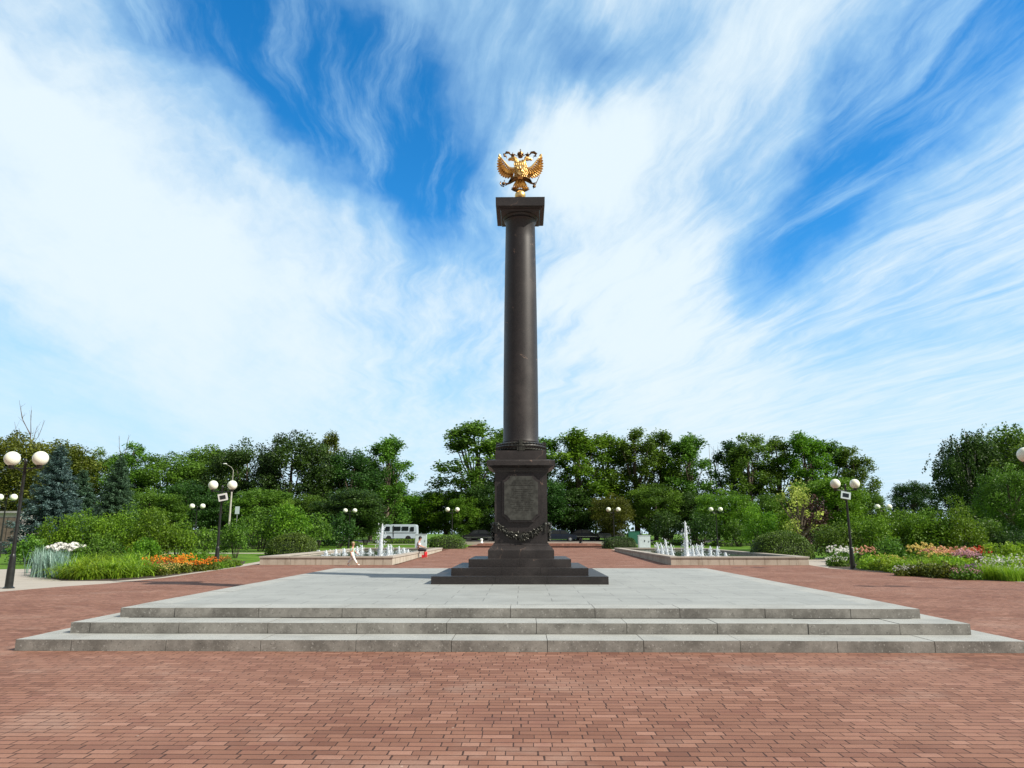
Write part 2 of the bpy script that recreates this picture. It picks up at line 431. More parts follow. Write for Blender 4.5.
def tree_dense(seed, H=13, rmax=3.9, clear=1.2, n=130, leaf=.23, per=250, top=1.0):
    rs = np.random.default_rng(seed); blobs = []
    cz, rz = (H + clear) / 2, (H - clear) / 2 - .6
    for i in range(n):
        d = unit(rs.normal(size=3)); s = rs.uniform(.55, 1.0) ** .6
        w = 1 + .18 * math.sin(3 * math.atan2(d[1], d[0]) + seed)
        blobs.append(((d[0] * rmax * s * w * .85, d[1] * rmax * s * w * .85, cz + d[2] * rz * s), rs.uniform(.65, 1.25)))
    q, r = blob_leaves(blobs, per, leaf, .5, .95, .45)
    bm = bmesh.new()
    tube(bm, [(0, 0, -.4), (.1, 0, H * .3), (.1, .1, H * .75)], [.3, .22, .06], 10)
    limbs(bm, (0, 0, clear), blobs, 18, .09)
    me = bpy.data.meshes.new('trunk'); bm.to_mesh(me); bm.free()
    return me, quads_mesh('crown', q, r), H
def tree_birch(seed, H=14, rmax=3.2, n=70):
    rs = np.random.default_rng(seed); C, D = [], []
    blobs = []
    for i in range(n):
        z = 4 + (H - 4.6) * rs.random(); f = (z - 4) / (H - 4)
        a = rs.random() * 6.283; rr = rmax * math.sin(math.pi * min(1, f * .8 + .2)) ** .8 * rs.random() ** .5
        c = np.array((rr * math.cos(a), rr * math.sin(a), z)); blobs.append((tuple(c), .7))
        for s in range(9):                                   # hanging strands
            o = rs.normal(size=3) * np.array((.5, .5, .25)); L = rs.uniform(1.2, 3.0); m = int(L * 14)
            t = np.linspace(0, 1, m)[:, None]
            pts = c + o + np.concatenate([t * o[0] * .7, t * o[1] * .7, -t * L], 1) + rs.normal(size=(m, 3)) * .09
            C.append(pts)
    C = np.concatenate(C); C = C[C[:, 2] > 1.2]
    out = unit(C * np.array((1, 1, 0)) + np.array((0, 0, .01)))
    q = leafq(C, .26, out, .4, .55, 2.0)
    bm = bmesh.new(); tube(bm, [(0, 0, -.4), (.15, 0, H * .4), (0, .1, H * .95)], [.22, .16, .03], 10); limbs(bm, (0, 0, 3), blobs, 16, .06)
    me = bpy.data.meshes.new('trunk'); bm.to_mesh(me); bm.free()
    return me, quads_mesh('crown', q, rs.random(len(C))), H
def tree_spruce(seed, H=9, rb=3.0, needle=.2, steps=24):
    rs = np.random.default_rng(seed); C, T = [], []
    bm = bmesh.new(); tube(bm, [(0, 0, -.3), (0, 0, H * .5), (0, 0, H)], [.2, .11, .015], 8)
    for k in range(steps):
        z0_ = .35 + (H - .5) * (k / steps) ** .93; Rk = rb * (1 - z0_ / H) ** .85 + .12
        nb = max(6, int(17 * (1 - .45 * k / steps)))
        for b in range(nb):
            a = 6.283 * (b + rs.random() * .8) / nb; z = z0_ + rs.uniform(-.22, .22); L = Rk * rs.uniform(.75, 1.1)
            d = np.array((math.cos(a), math.sin(a), 0)); m = max(5, int(L / .075))
            t = np.linspace(.08, 1, m)
            base = np.array((0, 0, z)) + d * (t * L)[:, None]; base[:, 2] += -.32 * L * t + .22 * L * t ** 3
            side = np.array((-d[1], d[0], 0)); w = (.34 * (1 - t) + .12) * min(1, L)
            for rep in range(10):
                o = side * (rs.uniform(-1, 1, m) * w)[:, None]; p = base + o + rs.normal(size=(m, 3)) * .03
                p[:, 2] += rs.uniform(-.22, .08, m); C.append(p); T.append(np.repeat(d[None] + side * rs.uniform(-.8, .8), m, 0))
    C = np.concatenate(C); T = unit(np.concatenate(T) + rs.normal(size=C.shape) * .3)
    nrm = unit(rs.normal(size=C.shape) * .5 + np.array((0, 0, 1))); t = unit(T - nrm * np.sum(T * nrm, 1, keepdims=True)); b = np.cross(nrm, t)
    L = (needle * rs.uniform(.6, 1.3, len(C)))[:, None]; W = L * .32
    Q = np.stack([C - t * L * .5, C + b * W * .5, C + t * L * .5, C - b * W * .5], 1)
    me = bpy.data.meshes.new('trunk'); bm.to_mesh(me); bm.free()
    return me, quads_mesh('crown', Q, rs.random(len(C))), H
def shrub(seed, w, h, leaf=.11, n=26, dens=1.0):
    rs = np.random.default_rng(seed); blobs = []; k = (w * w * h) ** (1 / 3); n = int(n * max(.7, min(1.6, h / w)))
    for i in range(n):
        a = rs.random() * 6.283; u = rs.random() ** .5 * .82; hh = math.sqrt(max(0, 1 - u * u)) * .84
        z = .08 + hh * rs.random() ** .5 * (1 + .12 * rs.normal())
        blobs.append(((u * math.cos(a) * w, u * math.sin(a) * w, z * h), rs.uniform(.17, .33) * k))
    q, r = blob_leaves(blobs, 7.5 * dens / leaf ** 2, leaf, .5, .9, .35)
    keep = q[:, :, 2].min(1) > -.03
    return quads_mesh('foliage', q[keep], r[keep])
def hedge_mesh(seed, w, d, h, leaf=.08, dens=220, round_=.35):
    """clipped hedge: leaves on a rounded box"""
    rs = np.random.default_rng(seed); area = 2 * (w + d) * h + w * d; n = int(area * dens)
    p = rs.uniform(-1, 1, (n, 3)); ax = rs.choice(3, n, p=np.array([d * h, w * h, w * d / 2]) / (d * h + w * h + w * d / 2))
    s = np.where(rs.random(n) < .5, -1, 1); s[ax == 2] = 1
    p[np.arange(n), ax] = s
    # superellipse rounding
    k = np.power(np.sum(np.abs(p * np.array((1, 1, 1))) ** 5, 1), -1 / 5)[:, None] * .9 + .1 / 1
    e = 2 + 2.2 * (1 - round_)
    pos = p.copy(); pos[:, 2] = np.maximum(pos[:, 2], -.999)
    nr = np.power(np.sum(np.abs(p) ** e, 1), -1 / e)[:, None]; pos = p * nr
    out = unit(np.sign(pos) * np.abs(pos) ** (e - 1) / np.array((w, d, h)))
    C = pos * np.array((w / 2, d / 2, h)); C = C[:, :]; keep = C[:, 2] > -.05
    C = C[keep]; out = out[keep]; C = C + out * rs.normal(size=(len(C), 1)) * .035 - out * (rs.random((len(C), 1)) ** 2) * .08
    C *= 1 + .03 * np.sin(C[:, :1] * 3 + 1) * np.cos(C[:, 1:2] * 2)
    q = leafq(C, leaf, out, .5); return quads_mesh('foliage', q, rs.random(len(C)))
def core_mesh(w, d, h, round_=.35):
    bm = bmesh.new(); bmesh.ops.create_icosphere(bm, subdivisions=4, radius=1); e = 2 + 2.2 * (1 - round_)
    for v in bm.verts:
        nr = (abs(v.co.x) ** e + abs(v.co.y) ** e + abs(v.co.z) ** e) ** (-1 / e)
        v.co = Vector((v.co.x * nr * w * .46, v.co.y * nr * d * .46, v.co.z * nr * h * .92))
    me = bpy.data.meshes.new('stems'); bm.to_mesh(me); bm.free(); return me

PROTO = {}
PROTO['open'] = [tree_open(s, rmax=r, clear=c, n=n) for s, r, c, n in ((1, 2.5, 2.6, 92), (2, 2.3, 3.0, 80), (3, 2.7, 2.2, 104), (4, 2.2, 2.8, 76))]
PROTO['dense'] = [tree_dense(s, rmax=r) for s, r in ((5, 3.9), (6, 3.4), (7, 4.3))]
PROTO['birch'] = [tree_birch(8)]
PROTO['spruce'] = [tree_spruce(9)]
PROTO['sapling'] = [tree_open(12, H=5, rmax=1.1, clear=1.4, n=24, leaf=.16, per=330, bm_r=.05, jit=.36)]
COUNT = {}
def add_tree(kind, px, D, top, wpx, mat, name, label, cat='tree', group=None, bark='bark', v=None, basez=None):
    i = COUNT.get(kind, 0); COUNT[kind] = i + 1
    tr, cr, H = PROTO[kind][(i if v is None else v) % len(PROTO[kind])]
    x = XA(px, D, (top + 533) / 2); g = gz(D) if basez is None else basez
    h = HZ(top, D, px) - g
    o = empty(name, (x, D, g), label, cat, group, rz=random.random() * 6.28)
    base_w = float(np.ptp(np.array([c for c in cr_bounds(cr)])[:, 0]))
    sx = wpx * D / F_PX / base_w
    o.scale = (sx, sx, h / H)
    t = link('trunk', tr, None, o); c = link('crown', cr, None, o)
    for ob, m_ in ((t, M[bark]), (c, M[mat])):
        if len(ob.data.materials) == 0: ob.data.materials.append(m_)
        ob.material_slots[0].link = 'OBJECT'; ob.material_slots[0].material = m_
    return o
_cb = {}
def cr_bounds(me):
    if me.name not in _cb:
        a = np.zeros(len(me.vertices) * 3, np.float32); me.vertices.foreach_get('co', a); a = a.reshape(-1, 3)
        _cb[me.name] = np.array([np.percentile(a, 3, axis=0), np.percentile(a, 97, axis=0)])
    return _cb[me.name]
def stem_mesh():
    bm = bmesh.new()
    for k in range(9):
        a = k * .7; tube(bm, [(0.05 * math.cos(a), .05 * math.sin(a), -.1), (.3 * math.cos(a), .3 * math.sin(a), .35), (.45 * math.cos(a), .45 * math.sin(a), .55)], [.02, .012, .006], 5)
    me = bpy.data.meshes.new('stems'); bm.to_mesh(me); bm.free(); return me
STEM = stem_mesh()
def add_shrub(px, D, top, wpx, mat, label, name='leafy_bush', cat='bush', group=None, near=False, v=None, depth=1.0, base=None):
    i = COUNT.get('shrub', 0); COUNT['shrub'] = i + 1
    g = gz(D); x = XA(px, D, (top + 545) / 2); h = HZ(top, D, px) - g; w = wpx * D / F_PX / 2
    o = empty(name, (x, D, g), label, cat, group, rz=random.random() * 6.28)
    s = link('stems', STEM, None, o); s.scale = (w, w, h); f = link('foliage', shrub(100 + i, w, h, (.125 if near else .19), 36 if near else 28), None, o)
    for ob, m_ in ((s, M['darkbark']), (f, M[mat])):
        if len(ob.data.materials) == 0: ob.data.materials.append(m_)
        ob.material_slots[0].link = 'OBJECT'; ob.material_slots[0].material = m_
    return o
def add_hedge(px, D, top, wpx, depth, mat, label, name='clipped_hedge', cat='hedge', round_=.35, leaf=.10, dens=460, yc=None, seed=1):
    g = gz(D); x = XA(px, D, 545); h = HZ(top, D, px) - g; w = wpx * D / F_PX
    o = empty(name, (x, D + depth / 2, g), label, cat)
    link('foliage', hedge_mesh(seed, w, depth, h, leaf, dens, round_), M[mat], o)
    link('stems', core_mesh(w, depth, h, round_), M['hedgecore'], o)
    return o

# ------------------------------------------------------------------ setting
sheet('ground', [(-900, -60), (900, -60), (900, 1600), (-900, 1600)], 0, M['grass'])
sheet('sandy_path', [(-70, -50), (70, -50), (70, 24.5), (40, 25), (19.5, 36), (17.5, 62), (17.5, 66.5), (-16.5, 66.5), (-16.5, 60), (-14.8, 38), (-15, 36.6), (-40, 27.5), (-70, 27.5)], .004, M['path'])
LB = [G(x, y) for x, y in ((0, 592), (60, 587), (110, 583.5), (165, 578), (240, 567), (262, 563.5))]
RB = [G(x, y) for x, y in ((808, 565), (830, 568.5), (900, 574), (960, 578), (1024, 582.5), (1120, 590))]
brick = [(-60, -40), (60, -40), (60, 14), ] + [RB[5], RB[4], RB[3], RB[2], RB[1], RB[0], (14.2, 38.4), (7.9, 38.4), (7.9, 73), (-6.6, 73), (-6.6, 38.4)] + [LB[5], LB[4], LB[3], LB[2], LB[1], LB[0], (-60, 18)]
sheet('brick_pavement', brick, .008, M['brick'])
sheet('road', [(-300, 88.5), (300, 88.5), (300, 104), (-300, 104)], .006, M['asphalt'])
sheet('side_path', [(-60, 55), (-16.4, 55), (-16.4, 56.6), (-60, 56.6)], .005, M['path'])
sheet('far_side_path', [(-80, 80.5), (-9, 80.5), (-9, 82), (-80, 82)], .005, M['path'])
lbed = [G(x, y) for x, y in ((33, 569), (38, 575), (62, 581), (115, 581), (160, 577.5), (205, 571), (240, 566.5), (246, 562), (205, 557), (100, 556.5), (42, 561))]
sheet('left_flower_bed_soil', lbed, .012, M['soil'])
rbed = [G(x, y) for x, y in ((828, 567.5), (870, 572), (930, 576.5), (985, 581), (1040, 582), (1080, 580), (1080, 560), (960, 556), (840, 559))]
sheet('right_flower_bed_soil', rbed, .012, M['soil'])

# low brick terrace with steps at the end of the walk
def terrace():
    t = empty('brick_terrace', (.9, 71, gz(71)), 'low brick terrace with two shallow steps at the far end of the walk', 'terrace')
    for k, (x0, x1, y0, z) in enumerate(((-6.2, 7.4, 0, .16), (-5.4, 6.8, 1.6, .32))):
        bm = bmesh.new(); box(bm, x0, x1, y0, 9, -.2, z); fin('step', bm, M['brick'], t, bevel=.01)
    bm = bmesh.new(); box(bm, -7.6, 9.4, 9.003, 9.5, -.2, .46); fin('kerb', bm, M['path'], t, bevel=.02)
    return t
terrace()

# ------------------------------------------------------------------ granite platform
def platform():
    # centre x, half widths, fronts, backs
    cx = -.10
    P = empty('granite_platform', (cx, 18.3, 0), 'wide grey granite platform with three steps under the column', 'platform')
    lv = [(6.96, 10.42, 26.2, 0, .159), (6.60, 11.06, 25.6, .159, .312), (6.25, 11.74, 25.0, .312, .455)]
    for k, (hw, y0, y1, z0, z1) in enumerate(lv):
        bm = bmesh.new(); rs = random.Random(k)
        L = 1.32; off = rs.uniform(.2, .9); dep = .62
        # front and back rows of blocks
        for (ya, yb) in ((y0, y0 + dep), (y1 - dep, y1)):
            x = -hw
            nx = -hw + off
            while x < hw - .01:
                nx = min(nx, hw)
                if hw - nx < .3: nx = hw
                d = rs.uniform(-.004, .004); h = rs.uniform(-.003, .002)
                box(bm, x + .004, nx - .004, ya - 18.3 + d, yb - 18.3 + d, z0 - .05 if k == 0 else z0 + .001, z1 + h)
                x = nx; nx = x + L
        for s in (-1, 1):
            y = y0 + dep
            while y < y1 - dep - .01:
                ny = min(y + L, y1 - dep)
                if y1 - dep - ny < .3: ny = y1 - dep
                xa, xb = sorted((s * hw, s * (hw - .5)))
                box(bm, xa, xb, y + .004 - 18.3, ny - .004 - 18.3, z0 - .05 if k == 0 else z0 + .001, z1 + rs.uniform(-.003, .002))
                y = ny
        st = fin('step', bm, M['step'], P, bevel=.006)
        bm = bmesh.new(); box(bm, -hw + .02, hw - .02, y0 + .03 - 18.3, y1 - .03 - 18.3, z0 - .06, z1 - .012)
        fin('step_core', bm, M['stepcore'], P)
    bm = bmesh.new(); hw, y0, y1 = 6.25, 11.74, 25.0
    box(bm, -hw + .505, hw - .505, y0 + .625 - 18.3, y1 - .625 - 18.3, .40, .456)
    fin('paving', bm, M['paving'], P)
platform()
M['dark'].use_fake_user = False

# ------------------------------------------------------------------ column monument
CX, CY, Z0 = -.05, 19.13, .457
def monument():
    T = empty('column_monument', (CX, CY, Z0), 'tall dark brown granite memorial column on a square pedestal with bronze plaque and garland', 'monument')
    def z(v): return v - Z0
    h3 = 0
    for k, (hw, za, zb) in enumerate(((2.04, 0, .175), (1.62, .175, .345), (1.24, .345, .535))):
        bm = bmesh.new(); n = 3 if k < 2 else 2; e = [-hw - .03 + 2 * hw * i / n for i in range(n + 1)]
        if k < 2: e[1] += .12; e[2] -= .05
        for i in range(n): box(bm, e[i] + .002, e[i+1] - .002, -hw, hw, za + (.001 if k else -.03), zb)
        fin('pedestal_step', bm, M['dark'], T, bevel=.012)
    zb = z(HZ(543, 18.45)); zt = z(HZ(472.5, 18.45)); zc0 = z(HZ(468, 18.3)); zc1 = z(HZ(460, 18.27))
    bm = bmesh.new(); b = .535
    sq(bm, [(.82, b), (.82, b + .20), (.79, b + .24), (.74, b + .30), (.70, zb - .04), (.69, zb - .02), (.69, zb)]); fin('plinth', bm, M['dark'], T, bevel=.006)
    bm = bmesh.new(); sq(bm, [(.665, zb), (.665, zt)]); fin('pedestal', bm, M['dark'], T, bevel=.01)
    bm = bmesh.new(); sq(bm, [(.68, zt), (.70, zt + .04), (.705, zt + .06), (.74, zt + .11), (.81, zc1 - .15), (.84, zc1 - .135), (.865, zc1 - .13), (.865, zc1 - .02), (.85, zc1), (.70, zc1 + .03)]); fin('cornice', bm, M['dark'], T, bevel=.005)
    zq = z(HZ(450.5, 18.5))
    bm = bmesh.new(); sq(bm, [(.655, zc1 + .02), (.655, zq)]); fin('column_plinth', bm, M['dark'], T, bevel=.012)
    ztor = z(HZ(441, 18.62))
    bm = bmesh.new(); n = 14; pr = []
    for i in range(n + 1):
        a = -math.pi/2 + math.pi * i / n; pr.append((.48 + .155 * math.cos(a), zq + .13 + .13 * math.sin(a)))
    pr += [(.50, zq + .275), (.475, ztor + .02)]
    lathe(bm, pr, 48); fin('column_base', bm, M['dark'], T, smooth=True)
    # laurel wreath round the base: overlapping bronze leaves with ribbons
    bm = bmesh.new(); rs = random.Random(3)
    for ring, (zz, rr) in enumerate(((.05, .625), (.13, .65), (.20, .625))):
        for i in range(44):
            a = 6.2832 * (i + ring * .5) / 44; s = -1 if math.cos(a) > 0 else 1
            c = Vector((rr * math.cos(a), rr * math.sin(a), zq + zz)); tan = Vector((-math.sin(a), math.cos(a), .25 * (1 - ring))) * s; out = Vector((math.cos(a), math.sin(a), 0)); upv = tan.cross(out).normalized()
            L, W = .075, .028
            vs = [bm.verts.new(c - tan * L), bm.verts.new(c + upv * W + out * .012), bm.verts.new(c + tan * L + out * .03), bm.verts.new(c - upv * W + out * .012), bm.verts.new(c + out * .035)]
            for f in ((0, 1, 4), (1, 2, 4), (2, 3, 4), (3, 0, 4)): bm.faces.new([vs[j] for j in f])
    for a0 in (-math.pi/2, 0, math.pi/2, math.pi):
        m4 = Matrix.Rotation(a0 + math.pi/2, 4, 'Z')
        box(bm, -.045, .045, -.665, -.56, zq + .0, zq + .285, m4)
        box(bm, -.10, -.05, -.655, -.55, zq - .02, zq + .16, m4 @ Matrix.Rotation(.0, 4, 'Y')); box(bm, .05, .10, -.655, -.55, zq - .02, zq + .16, m4)
    fin('wreath', bm, M['bronze'], T)
    # shaft
    zs1 = z(10.20)
    bm = bmesh.new(); pr = [(.485, ztor), (.478, ztor + .05)]
    for i in range(13):
        f = i / 12; pr.append((.470 - .055 * f ** 1.4 + .006 * math.sin(math.pi * f), ztor + .09 + (zs1 - ztor - .09) * f))
    pr += [(.435, zs1 + .03), (.450, zs1 + .06), (.435, zs1 + .10)]
    lathe(bm, pr, 64); fin('column_shaft', bm, M['dark'], T, smooth=True)
    za = z(10.45); ztop = z(10.715)
    bm = bmesh.new(); lathe(bm, [(.43, zs1 + .10), (.46, zs1 + .12), (.49, zs1 + .16), (.47, zs1 + .185)], 48)
    sq(bm, [(.52, zs1 + .17), (.535, zs1 + .18), (.56, za - .03), (.60, za - .025), (.61, za + .003)]); fin('capital', bm, M['dark'], T, smooth=True, bevel=0)
    bm = bmesh.new(); sq(bm, [(.655, za), (.675, za + .02), (.68, ztop)]); fin('abacus', bm, M['dark'], T, bevel=.008)
    bm = bmesh.new(); sq(bm, [(.30, ztop), (.28, ztop + .1), (.16, ztop + .14), (.12, ztop + .2)]); fin('finial_base', bm, M['dark'], T)
    bm = bmesh.new(); bmesh.ops.create_uvsphere(bm, u_segments=32, v_segments=20, radius=.155, matrix=Matrix.Translation((0, 0, z(11.09)))); fin('gilded_ball', bm, M['gold'], T, smooth='all')
    # plaque with notched corners
    x0, x1 = -.465, .475; p0, p1 = z(HZ(522, 18.42)), z(HZ(474.5, 18.42)); ch = .15
    def outline(inset):
        a, b_, c, d = x0 + inset, x1 - inset, p0 + inset, p1 - inset; pts = []
        for (cx, cz, sx, sz) in ((a, c, 1, 1), (b_, c, -1, 1), (b_, d, -1, -1), (a, d, 1, -1)):
            # concave-bevelled notch
            pa, pb = (cx, cz + sz * ch), (cx + sx * ch * .3, cz + sz * ch * .9); pc, pd = (cx + sx * ch * .9, cz + sz * ch * .3), (cx + sx * ch, cz)
            seq = [pa, pb, pc, pd]
            if (sx > 0) != (sz > 0): seq = seq[::-1]
            pts += seq
        return pts
    def extr(bm, pts, ya, yb):
        A = [bm.verts.new((x, ya, zz)) for x, zz in pts]; B = [bm.verts.new((x, yb, zz)) for x, zz in pts]
        bm.faces.new(A); bm.faces.new(B); n = len(A)
        for i in range(n): bm.faces.new((A[i], A[(i+1) % n], B[(i+1) % n], B[i]))
    for sgn, nm in ((1, 'plaque'),):
        bm = bmesh.new(); extr(bm, outline(0), -.735, -.667); pl = fin('plaque', bm, M['dark'], T, bevel=.008)
        bm = bmesh.new(); extr(bm, outline(.045), -.752, -.7355); fin('plaque_face', bm, M['plaque'], pl, bevel=.004)
        bm = bmesh.new(); rs = random.Random(5); zz = p1 - .17
        for line in range(15):
            if line == 3: zz -= .05
            half = .30 if line % 4 else .24
            x = -half + rs.random() * .08
            lh = .030 if line in (0, 1, 2) else .019
            while x < half:
                w = rs.uniform(.01, .02); 
                if rs.random() > .16: box(bm, x + .01, x + .01 + w, -.757, -.7523, zz, zz + lh * rs.uniform(.6, 1))
                x += w + .006
            zz -= .0560 if line < 3 else .0465
        fin('lettering', bm, M['bronze'], pl)
    # garland: swag of bronze oak leaves across each face
    for a0, front in ((0, True), (math.pi/2, False), (-math.pi/2, False)):
        bm = bmesh.new(); rs = random.Random(8)
        z_end, sag = z(HZ(524.5, 18.4)), .30
        for i in range(150):
            u = rs.uniform(-1, 1); x = u * .60; zz = z_end - sag * (1 - u * u) ; r = .05 + .055 * (1 - abs(u))
            ang = rs.random() * 6.28; c = Vector((x + r * math.cos(ang) * .5, -.68 - rs.random() * .06 - .02, zz + r * math.sin(ang)))
            t1 = Vector((rs.uniform(-1, 1), rs.uniform(-.4, .1), rs.uniform(-1, 1))).normalized(); t2 = t1.cross(Vector((rs.uniform(-.5, .5), 1, rs.uniform(-.5, .5)))).normalized()
            L, W = rs.uniform(.035, .06), rs.uniform(.015, .026)
            vs = [bm.verts.new(c - t1 * L), bm.verts.new(c + t2 * W), bm.verts.new(c + t1 * L), bm.verts.new(c - t2 * W), bm.verts.new(c + Vector((0, -.02, 0)))]
            for f in ((0, 1, 4), (1, 2, 4), (2, 3, 4), (3, 0, 4)): bm.faces.new([vs[j] for j in f])
        pts = [(u * .61, -.69, z_end - sag * (1 - u * u)) for u in np.linspace(-1, 1, 15)]
        tube(bm, pts, [.03 + .035 * (1 - abs(u)) for u in np.linspace(-1, 1, 15)], 8)
        for s in (-1, 1):                                 # knots and hanging ribbon ends
            ball(bm, (s * .61, -.69, z_end + .01), .05, 2)
            box(bm, s * .61 - .02, s * .61 + .02, -.70, -.672, z_end - .20, z_end)
        ball(bm, (0, -.70, z_end - sag - .02), .085, 2, (1, .7, 1))
        for v in bm.verts: v.co = Matrix.Rotation(a0, 3, 'Z') @ v.co
        fin('garland', bm, M['bronze'], T)
monument()

# ------------------------------------------------------------------ gilded double-headed eagle
def eagle():
    K = .00236; zb = 11.215
    T = empty('eagle_statue', (CX, CY, zb), 'gilded double-headed eagle with spread wings, shield and crowns on top of the column', 'statue')
    def W(x, y, d=0.0): return Vector(((x - 385) * K, d, (650 - y) * K))
    def feather(bm, a, b, w, th=.018, d0=0., d1=0.):
        a = Vector((a.x, d0, a.z)); b = Vector((b.x, d1, b.z)); t = (b - a).normalized(); n = Vector((0, -1, 0)); s = t.cross(n).normalized(); L = (b - a).length
        prof = ((0, .5), (.3, .9), (.7, 1.0), (.9, .75), (1.0, .15)); top, bot = [], []
        for f, ww in prof:
            p = a + t * L * f
            top.append((p + s * w * ww, p - s * w * ww, p + Vector((0, -th * 1.8, 0)), p + Vector((0, th, 0))))
        rings = [[bm.verts.new(v) for v in (r[0], r[2], r[1], r[3])] for r in top]
        for r1, r2 in zip(rings, rings[1:]):
            for i in range(4): bm.faces.new((r1[i], r1[(i+1) % 4], r2[(i+1) % 4], r2[i]))
        bm.faces.new(rings[0]); bm.faces.new(rings[-1])
    def bez(p, t):
        p = [Vector(q) for q in p]
        while len(p) > 1: p = [a.lerp(b, t) for a, b in zip(p, p[1:])]
        return p[0]
    for s in (1, -1):
        fx = (lambda x: x) if s == 1 else (lambda x: 770 - x)
        bm = bmesh.new(); N = 13
        for i in range(N):
            t = i / (N - 1)
            a = bez([W(fx(300), 385), W(fx(215), 385), W(fx(185), 290), W(fx(140), 215)], t)
            e = bez([W(fx(270), 470), W(fx(110), 490), W(fx(60), 330), W(fx(128), 155)], t)
            feather(bm, a, e, .040, .016, .01, -.05 * t + .03)
        fin('wing', bm, M['gold'], T); wing = T.children[-1]
        bm = bmesh.new()
        for i in range(10):
            t = i / 9
            a = bez([W(fx(310), 360), W(fx(235), 375), W(fx(215), 290), W(fx(160), 225)], t)
            e = bez([W(fx(285), 430), W(fx(175), 440), W(fx(115), 330), W(fx(130), 215)], t)
            feather(bm, a, e, .034, .02, -.02, -.04)
        fin('covert_feathers', bm, M['gold'], wing)
        bm = bmesh.new(); tube(bm, [bez([W(fx(320), 350, -.03), W(fx(240), 375, -.03), W(fx(215), 280, -.03), W(fx(135), 185, -.03)], t / 8) for t in range(9)], [.05, .045, .04, .036, .032, .028, .022, .016, .01], 8)
        fin('wing_arm', bm, M['gold'], wing, smooth='all')
        # neck and head
        bm = bmesh.new()
        tube(bm, [W(fx(365), 350, 0), W(fx(350), 290, 0), W(fx(340), 245, 0), W(fx(318), 215, 0), W(fx(290), 212, 0), W(fx(268), 218, 0)], [.12, .095, .075, .068, .066, .042], 12)
        tube(bm, [W(fx(275), 212, 0), W(fx(255), 215, 0), W(fx(242), 228, 0), W(fx(240), 243, 0)], [.045, .036, .024, .005], 8)
        tube(bm, [W(fx(275), 224, 0), W(fx(258), 236, 0), W(fx(250), 244, 0)], [.02, .014, .003], 6)
        for k in range(10):
            t = k / 9; p = bez([W(fx(385), 350), W(fx(330), 300), W(fx(355), 235), W(fx(315), 190)], t)
            feather(bm, p, p + Vector((-s * .02, 0, -.07)), .018, .01, -.055, -.075)
        h = fin('head', bm, M['gold'], T, smooth=True)
        # small crown
        bm = bmesh.new(); c = W(fx(293), 183)
        m4 = Matrix.Translation(c)
        lathe(bm, [(.045, 0), (.05, .012), (.042, .018), (.058, .045), (.05, .07), (.02, .085), (.008, .09)], 16)
        ball(bm, (0, 0, .1), .012, 1); box(bm, -.004, .004, -.004, .004, .1, .14); box(bm, -.014, .014, -.004, .004, .12, .128)
        for v in bm.verts: v.co = m4 @ v.co
        fin('crown', bm, M['darkgold'], T, smooth=True)
        # ribbon from the centre crown
        bm = bmesh.new(); tube(bm, [W(fx(352), 178), W(fx(310), 150), W(fx(268), 158), W(fx(248), 130), W(fx(215), 128), W(fx(188), 150), W(fx(192), 176), W(fx(214), 178), W(fx(222), 205)], [.010, .014, .018, .034, .042, .040, .03, .022, .008], 8)
        fin('ribbon', bm, M['darkgold'], T, smooth=True)
        # leg
        bm = bmesh.new(); tube(bm, [W(fx(335), 470, -.02), W(fx(285), 505, -.03), W(fx(255), 545, -.05), W(fx(228), 560, -.06)], [.085, .07, .035, .025], 10)
        for k in range(4): feather(bm, W(fx(320 - k * 18), 480 + k * 6), W(fx(268 - k * 8), 545 + k * 2), .025, .03, -.06, -.06)
        for k in (-1, 0, 1): tube(bm, [W(fx(235), 558, -.06), W(fx(210), 568 + k * 14, -.08), W(fx(192), 558 + k * 20, -.06)], [.018, .014, .004], 6)
        fin('leg', bm, M['darkgold'], T, smooth=True)
    # orb on one side, sceptre on the other
    bm = bmesh.new(); ball(bm, W(180, 552, -.04), .052, 2); tube(bm, [W(150, 520, -.02), W(140, 545, -.02), W(155, 575, -.02), W(190, 585, -.02)], .016, 6)
    box(bm, -.454 - .006 + .0, -.454 + .006, -.05, -.04, .27, .35); box(bm, -.475, -.433, -.05, -.04, .31, .322)
    fin('orb', bm, M['darkgold'], T, smooth=True)
    bm = bmesh.new(); tube(bm, [W(545, 620, -.06), W(575, 560, -.06), W(618, 462, -.06)], [.014, .012, .009], 8); lathe(bm, [(.0, 0), (.05, .03), (.045, .06), (.02, .11), (.008, .13)], 12)
    for v in bm.verts[-60:]: v.co += W(555, 615, -.06)
    fin('sceptre', bm, M['darkgold'], T, smooth=True)
    # body
    bm = bmesh.new()
    tube(bm, [W(385, 240, .02), W(385, 285, 0), W(385, 330, 0), W(385, 390, 0), W(385, 450, 0), W(385, 500, 0)], [.03, .12, .17, .185, .165, .09], 18)
    for r_ in range(7):
        for c in range(-3, 4):
            p = W(385 + c * 23 + (r_ % 2) * 10, 300 + r_ * 26)
            feather(bm, p, p + Vector((0, 0, -.075)), .024, .012, -.10 - .05 * math.cos(c * .45), -.12 - .05 * math.cos(c * .45))
    fin('body', bm, M['gold'], T, smooth=True)
    # shield with a small raised rider
    bm = bmesh.new(); out = [(340, 345), (430, 345), (430, 430), (412, 462), (385, 480), (358, 462), (340, 430)]
    A = [bm.verts.new(W(x, y, -.225)) for x, y in out]; B = [bm.verts.new(W(x, y, -.16)) for x, y in out]; bm.faces.new(A); bm.faces.new(B)
    for i in range(7): bm.faces.new((A[i], A[(i+1) % 7], B[(i+1) % 7], B[i]))
    sh = fin('shield', bm, M['gold'], T, bevel=.008)
